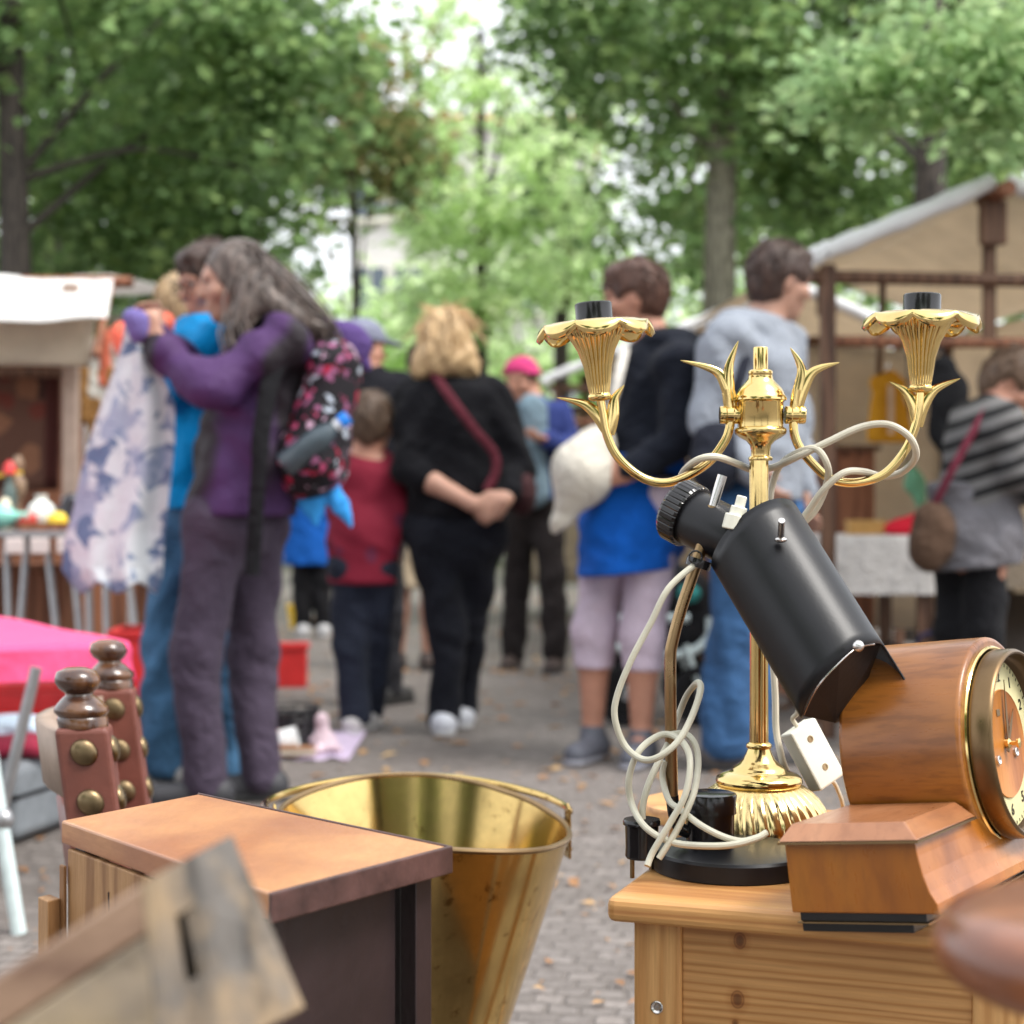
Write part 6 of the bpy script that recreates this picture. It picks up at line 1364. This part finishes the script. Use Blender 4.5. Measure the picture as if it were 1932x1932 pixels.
for i,(u,Y,H,rx,m_,lb) in enumerate(((1370,22,8.6,1.2,LF_MID,'tall tree filling the top right of the lane'),(1060,24,9.4,.8,LF_PALE,'tall narrow tree right of the slim middle tree'),(-120,19,9,3.2,LF_DARK,'tall dark tree closing the left edge'),(280,22,10,1.5,LF_MID,'tall dark tree behind the left crown'),(1560,19,9,2.3,LF_DARK,'tall dark tree between the two right trunks'),(1960,20,9,2.4,LF_MID,'tall tree closing the right edge'))):
    tree(lb, (X(u,Y),Y), H, .15, ((X(u,Y),Y,H*.62),(rx,1.6,H*.36)), m_, n=28, per=62, size=.2, seed=50+i, clump=.65, group='taller trees behind the stalls', hollow=.2)
for i,(x,y,lb) in enumerate(((-5.5,-5.5,'unseen dark tree added behind the photographer on the left for reflections'),(4.5,-6.5,'unseen dark tree added behind the photographer on the right for reflections'),(-.5,-10,'unseen dark tree added far behind the photographer for reflections'))):  # added out of view: reflected in brass and enamel, shading the foreground
    tree(lb, (x,y), 8, .2, ((x,y,4.6),(2.6,2.6,2.4)), LF_DARK, n=46, per=70, size=.34, seed=80+i, clump=1.0, group='unseen trees added for reflections and shade', hollow=.2)
# a low hedge closing the lane
hd_ = thing('hedge', 'light green hedge closing the far end of the lane', 'hedge', (0,36,0)); rng = np.random.default_rng(77)
C_ = np.stack([rng.uniform(-13,13,150), rng.uniform(35,36.5,150), rng.uniform(.2,2.3,150)], 1); v, f = leaves(C_, np.full(150,.9), 80, .24, rng); npobj('foliage', v, f, LF_PALE, hd_, smooth=False)
mb = MB()
for i in range(14): mb.tube([V3(-12+1.8*i,35.7,0),V3(-11.9+1.8*i,35.7,1.6)], .04, 6)
obj('stems', mb, BARK, hd_)
# two houses whose roofs show through the leaves
def house(label, x0, x1, y, he, hr, wall, roof, nwin, floors):
    t = thing('apartment_house', label, 'house', ((x0+x1)/2,y,0), None, 'houses beyond the park')
    obj('wall', MB().box(((x0+x1)/2,y+4,he/2),(x1-x0,8,he)), wall, t)
    rf = MB(); a,b,c,d = V3(x0-.4,y-.4,he),V3(x1+.4,y-.4,he),V3(x0-.4,y+4,hr),V3(x1+.4,y+4,hr); e,g = V3(x0-.4,y+8.4,he),V3(x1+.4,y+8.4,he)
    rf.add([a,b,c,d,e,g],[(0,1,3,2),(2,3,5,4),(0,2,4),(1,5,3),(0,4,5,1)]); r_ = obj('roof', rf, roof, t)
    obj('chimney', MB().box((x0+(x1-x0)*.85,y+4.6,hr-.5),(.6,.6,1.2)), roof, r_)
    gm = plain('window_glass', (.10,.13,.16), .08, 0, .1, 5, 0); wf = M_WHITEPLASTIC
    for j in range(floors):
        for i in range(nwin):
            cx_ = x0+(x1-x0)*(i+.5)/nwin; cz = 1.9+j*(he-1.2)/floors
            w_ = obj('window', MB().box((cx_,y-.02,cz),(1.1,.06,1.5)).box((cx_,y-.10,cz-.80),(1.3,.22,.08)), wf, t)
            obj('pane', MB().box((cx_-.26,y-.055,cz),(.46,.03,1.34)).box((cx_+.26,y-.055,cz),(.46,.03,1.34)), gm, w_)
M_ROOF = plain('orange_tiles', (.50,.17,.08), .8, 0, .2, 6, .3, .02); M_RENDER = plain('pale_render', (.72,.70,.66), .9, 0, .05, 3, .2, .01)
house('pale house with an orange tiled roof glimpsed above the lane trees', X(660,52)+0, X(1120,52), 52, 12.7, 13.9, M_RENDER, M_ROOF, 6, 4)
# ------------------------------------------------------------------ ground, sky, light, camera
def ground_mat():
    m, nt, b = new_mat('cobbles'); co = texco(nt)
    nd = N(nt, 'ShaderNodeTexNoise', Scale=9.0, Detail=2.0); L(nt, co, nd.inputs['Vector'])
    mv = N(nt, 'ShaderNodeMixRGB'); mv.inputs[0].default_value = .045; L(nt, co, mv.inputs[1]); L(nt, nd.outputs['Color'], mv.inputs[2])
    mp = N(nt, 'ShaderNodeMapping'); mp.inputs['Rotation'].default_value = (0,0,R(12)); L(nt, mv.outputs[0], mp.inputs[0])
    br = N(nt, 'ShaderNodeTexBrick', Scale=1.0); br.inputs['Brick Width'].default_value = .062; br.inputs['Row Height'].default_value = .052; br.inputs['Mortar Size'].default_value = .006; br.inputs['Mortar Smooth'].default_value = .6; br.inputs['Bias'].default_value = 0
    br.inputs['Color1'].default_value = (0,0,0,1); br.inputs['Color2'].default_value = (1,1,1,1); br.inputs['Mortar'].default_value = (.35,.35,.35,1)
    L(nt, mp.outputs[0], br.inputs['Vector'])
    inv = N(nt, 'ShaderNodeMath', operation='SUBTRACT'); inv.inputs[0].default_value = 1; L(nt, br.outputs['Fac'], inv.inputs[1])
    n = N(nt, 'ShaderNodeTexNoise', Scale=1.4, Detail=8.0, Roughness=.65); L(nt, co, n.inputs['Vector'])
    n2 = N(nt, 'ShaderNodeTexNoise', Scale=45.0, Detail=6.0, Roughness=.7); L(nt, co, n2.inputs['Vector'])
    rj = ramp(nt, inv.outputs[0], [(.0,(0,0,0)),(.9,(1,1,1))])
    sp = N(nt, 'ShaderNodeSeparateColor'); L(nt, br.outputs['Color'], sp.inputs[0])
    rc_ = ramp(nt, sp.outputs[0], [(0,(.125,.108,.098)),(.4,(.185,.164,.152)),(.75,(.24,.214,.20)),(1,(.32,.282,.26))])
    rs_ = ramp(nt, n.outputs['Fac'], [(.3,(.17,.146,.128)),(.7,(.28,.25,.236))])
    m1 = N(nt, 'ShaderNodeMixRGB'); L(nt, rj.outputs[0], m1.inputs[0]); m1.inputs[1].default_value = (.12,.10,.085,1); L(nt, rc_.outputs[0], m1.inputs[2])
    m2 = N(nt, 'ShaderNodeMixRGB'); m2.inputs[0].default_value = .55; L(nt, m1.outputs[0], m2.inputs[1]); L(nt, rs_.outputs[0], m2.inputs[2])
    m3 = N(nt, 'ShaderNodeMixRGB', blend_type='MULTIPLY'); m3.inputs[0].default_value = .7; r2 = ramp(nt, n2.outputs['Fac'], [(.3,(.45,.43,.41)),(.65,(1,1,1))]); L(nt, m2.outputs[0], m3.inputs[1]); L(nt, r2.outputs[0], m3.inputs[2])
    L(nt, m3.outputs[0], b.inputs['Base Color']); b.inputs['Roughness'].default_value = .75
    ad = N(nt, 'ShaderNodeMath', operation='ADD'); L(nt, rj.outputs[0], ad.inputs[0]); ml = N(nt, 'ShaderNodeMath', operation='MULTIPLY'); L(nt, n2.outputs['Fac'], ml.inputs[0]); ml.inputs[1].default_value = .5; L(nt, ml.outputs[0], ad.inputs[1])
    bump(nt, b, ad.outputs[0], .8, .012); return m
g = MB(); g.add([V3(-150,-150,0),V3(150,-150,0),V3(150,150,0),V3(-150,150,0)],[(0,1,2,3)])
tag(obj('ground', g, ground_mat()), kind='structure')
rng = np.random.default_rng(5); n = 3400
yy_ = 2.2+rng.random(n)**1.4*16; xx_ = (rng.random(n)-.5)*(yy_*.75+1.2)+.3
c_ = np.stack([xx_, yy_, np.full(n,.008)], 1); ang = rng.random(n)*6.283; s_ = (.008+.020*rng.random(n)**1.5)*np.clip(yy_/4.5,.75,1.5)
a = np.stack([np.cos(ang),np.sin(ang),rng.normal(0,.15,n)],1)*s_[:,None]; b = np.stack([-np.sin(ang),np.cos(ang),rng.normal(0,.2,n)],1)*(s_*.55)[:,None]; up_ = np.array([0,0,1.])*(s_*.2)[:,None]
v = np.stack([c_-a,c_-b+up_,c_+a,c_+b+up_],1).reshape(-1,3); v[:,2] = np.maximum(v[:,2],.003)
LM = leafmat('fallen_leaf', [(.1,(.16,.075,.03)),(.4,(.34,.17,.07)),(.7,(.46,.28,.12)),(.95,(.62,.46,.22))], .1)
tag(npobj('fallen_leaves', v, np.arange(4*n).reshape(-1,4), LM, None, smooth=False), 'dry brown and yellow leaves scattered over the cobbles', 'leaves', kind='stuff')

w = bpy.data.worlds.new('World'); SC.world = w; w.use_nodes = True; nt = w.node_tree; bg = nt.nodes['Background']
SUN_EL, SUN_AZ = R(56), R(115)
sky = nt.nodes.new('ShaderNodeTexSky'); sky.sky_type = 'NISHITA'; sky.sun_disc = False; sky.sun_elevation = SUN_EL; sky.sun_rotation = SUN_AZ; sky.dust_density = 6.; sky.air_density = 1.; sky.ozone_density = 1.
hs = nt.nodes.new('ShaderNodeHueSaturation'); hs.inputs['Saturation'].default_value = .28; hs.inputs['Value'].default_value = 1.
nt.links.new(sky.outputs[0], hs.inputs['Color']); mx_ = nt.nodes.new('ShaderNodeMixRGB'); mx_.inputs[0].default_value = .72; mx_.inputs[2].default_value = (6.2,6.4,6.7,1)      # a closed white cloud layer over the clear-sky colour
nt.links.new(hs.outputs[0], mx_.inputs[1]); nt.links.new(mx_.outputs[0], bg.inputs[0]); bg.inputs[1].default_value = .15
sl_ = bpy.data.lights.new('sun', 'SUN'); sl_.energy = 1.5; sl_.angle = R(22); sl_.color = (1,.96,.90)
so_ = bpy.data.objects.new('sun', sl_); COL.objects.link(so_)
sd = V3(math.sin(SUN_AZ)*math.cos(SUN_EL), math.cos(SUN_AZ)*math.cos(SUN_EL), math.sin(SUN_EL)); so_.rotation_euler = sd.to_track_quat('Z','Y').to_euler()
cd_ = bpy.data.cameras.new('camera'); cam = bpy.data.objects.new('camera', cd_); COL.objects.link(cam)
cam.location = (0,0,HC); cam.rotation_euler = (R(90),0,0); cd_.sensor_width = 24; cd_.sensor_fit = 'HORIZONTAL'; cd_.lens = 40; cd_.clip_start = .05; cd_.clip_end = 500
cd_.dof.use_dof = True; cd_.dof.focus_distance = 1.60; cd_.dof.aperture_fstop = 3.7; cd_.dof.aperture_blades = 0
SC.camera = cam
SC.view_settings.view_transform = 'Standard'; SC.view_settings.look = 'None'; SC.view_settings.exposure = 1.08; SC.view_settings.gamma = 1
SC.render.film_transparent = False
SC.cycles.use_denoising = True; SC.cycles.max_bounces = 8; SC.cycles.caustics_reflective = False; SC.cycles.caustics_refractive = False
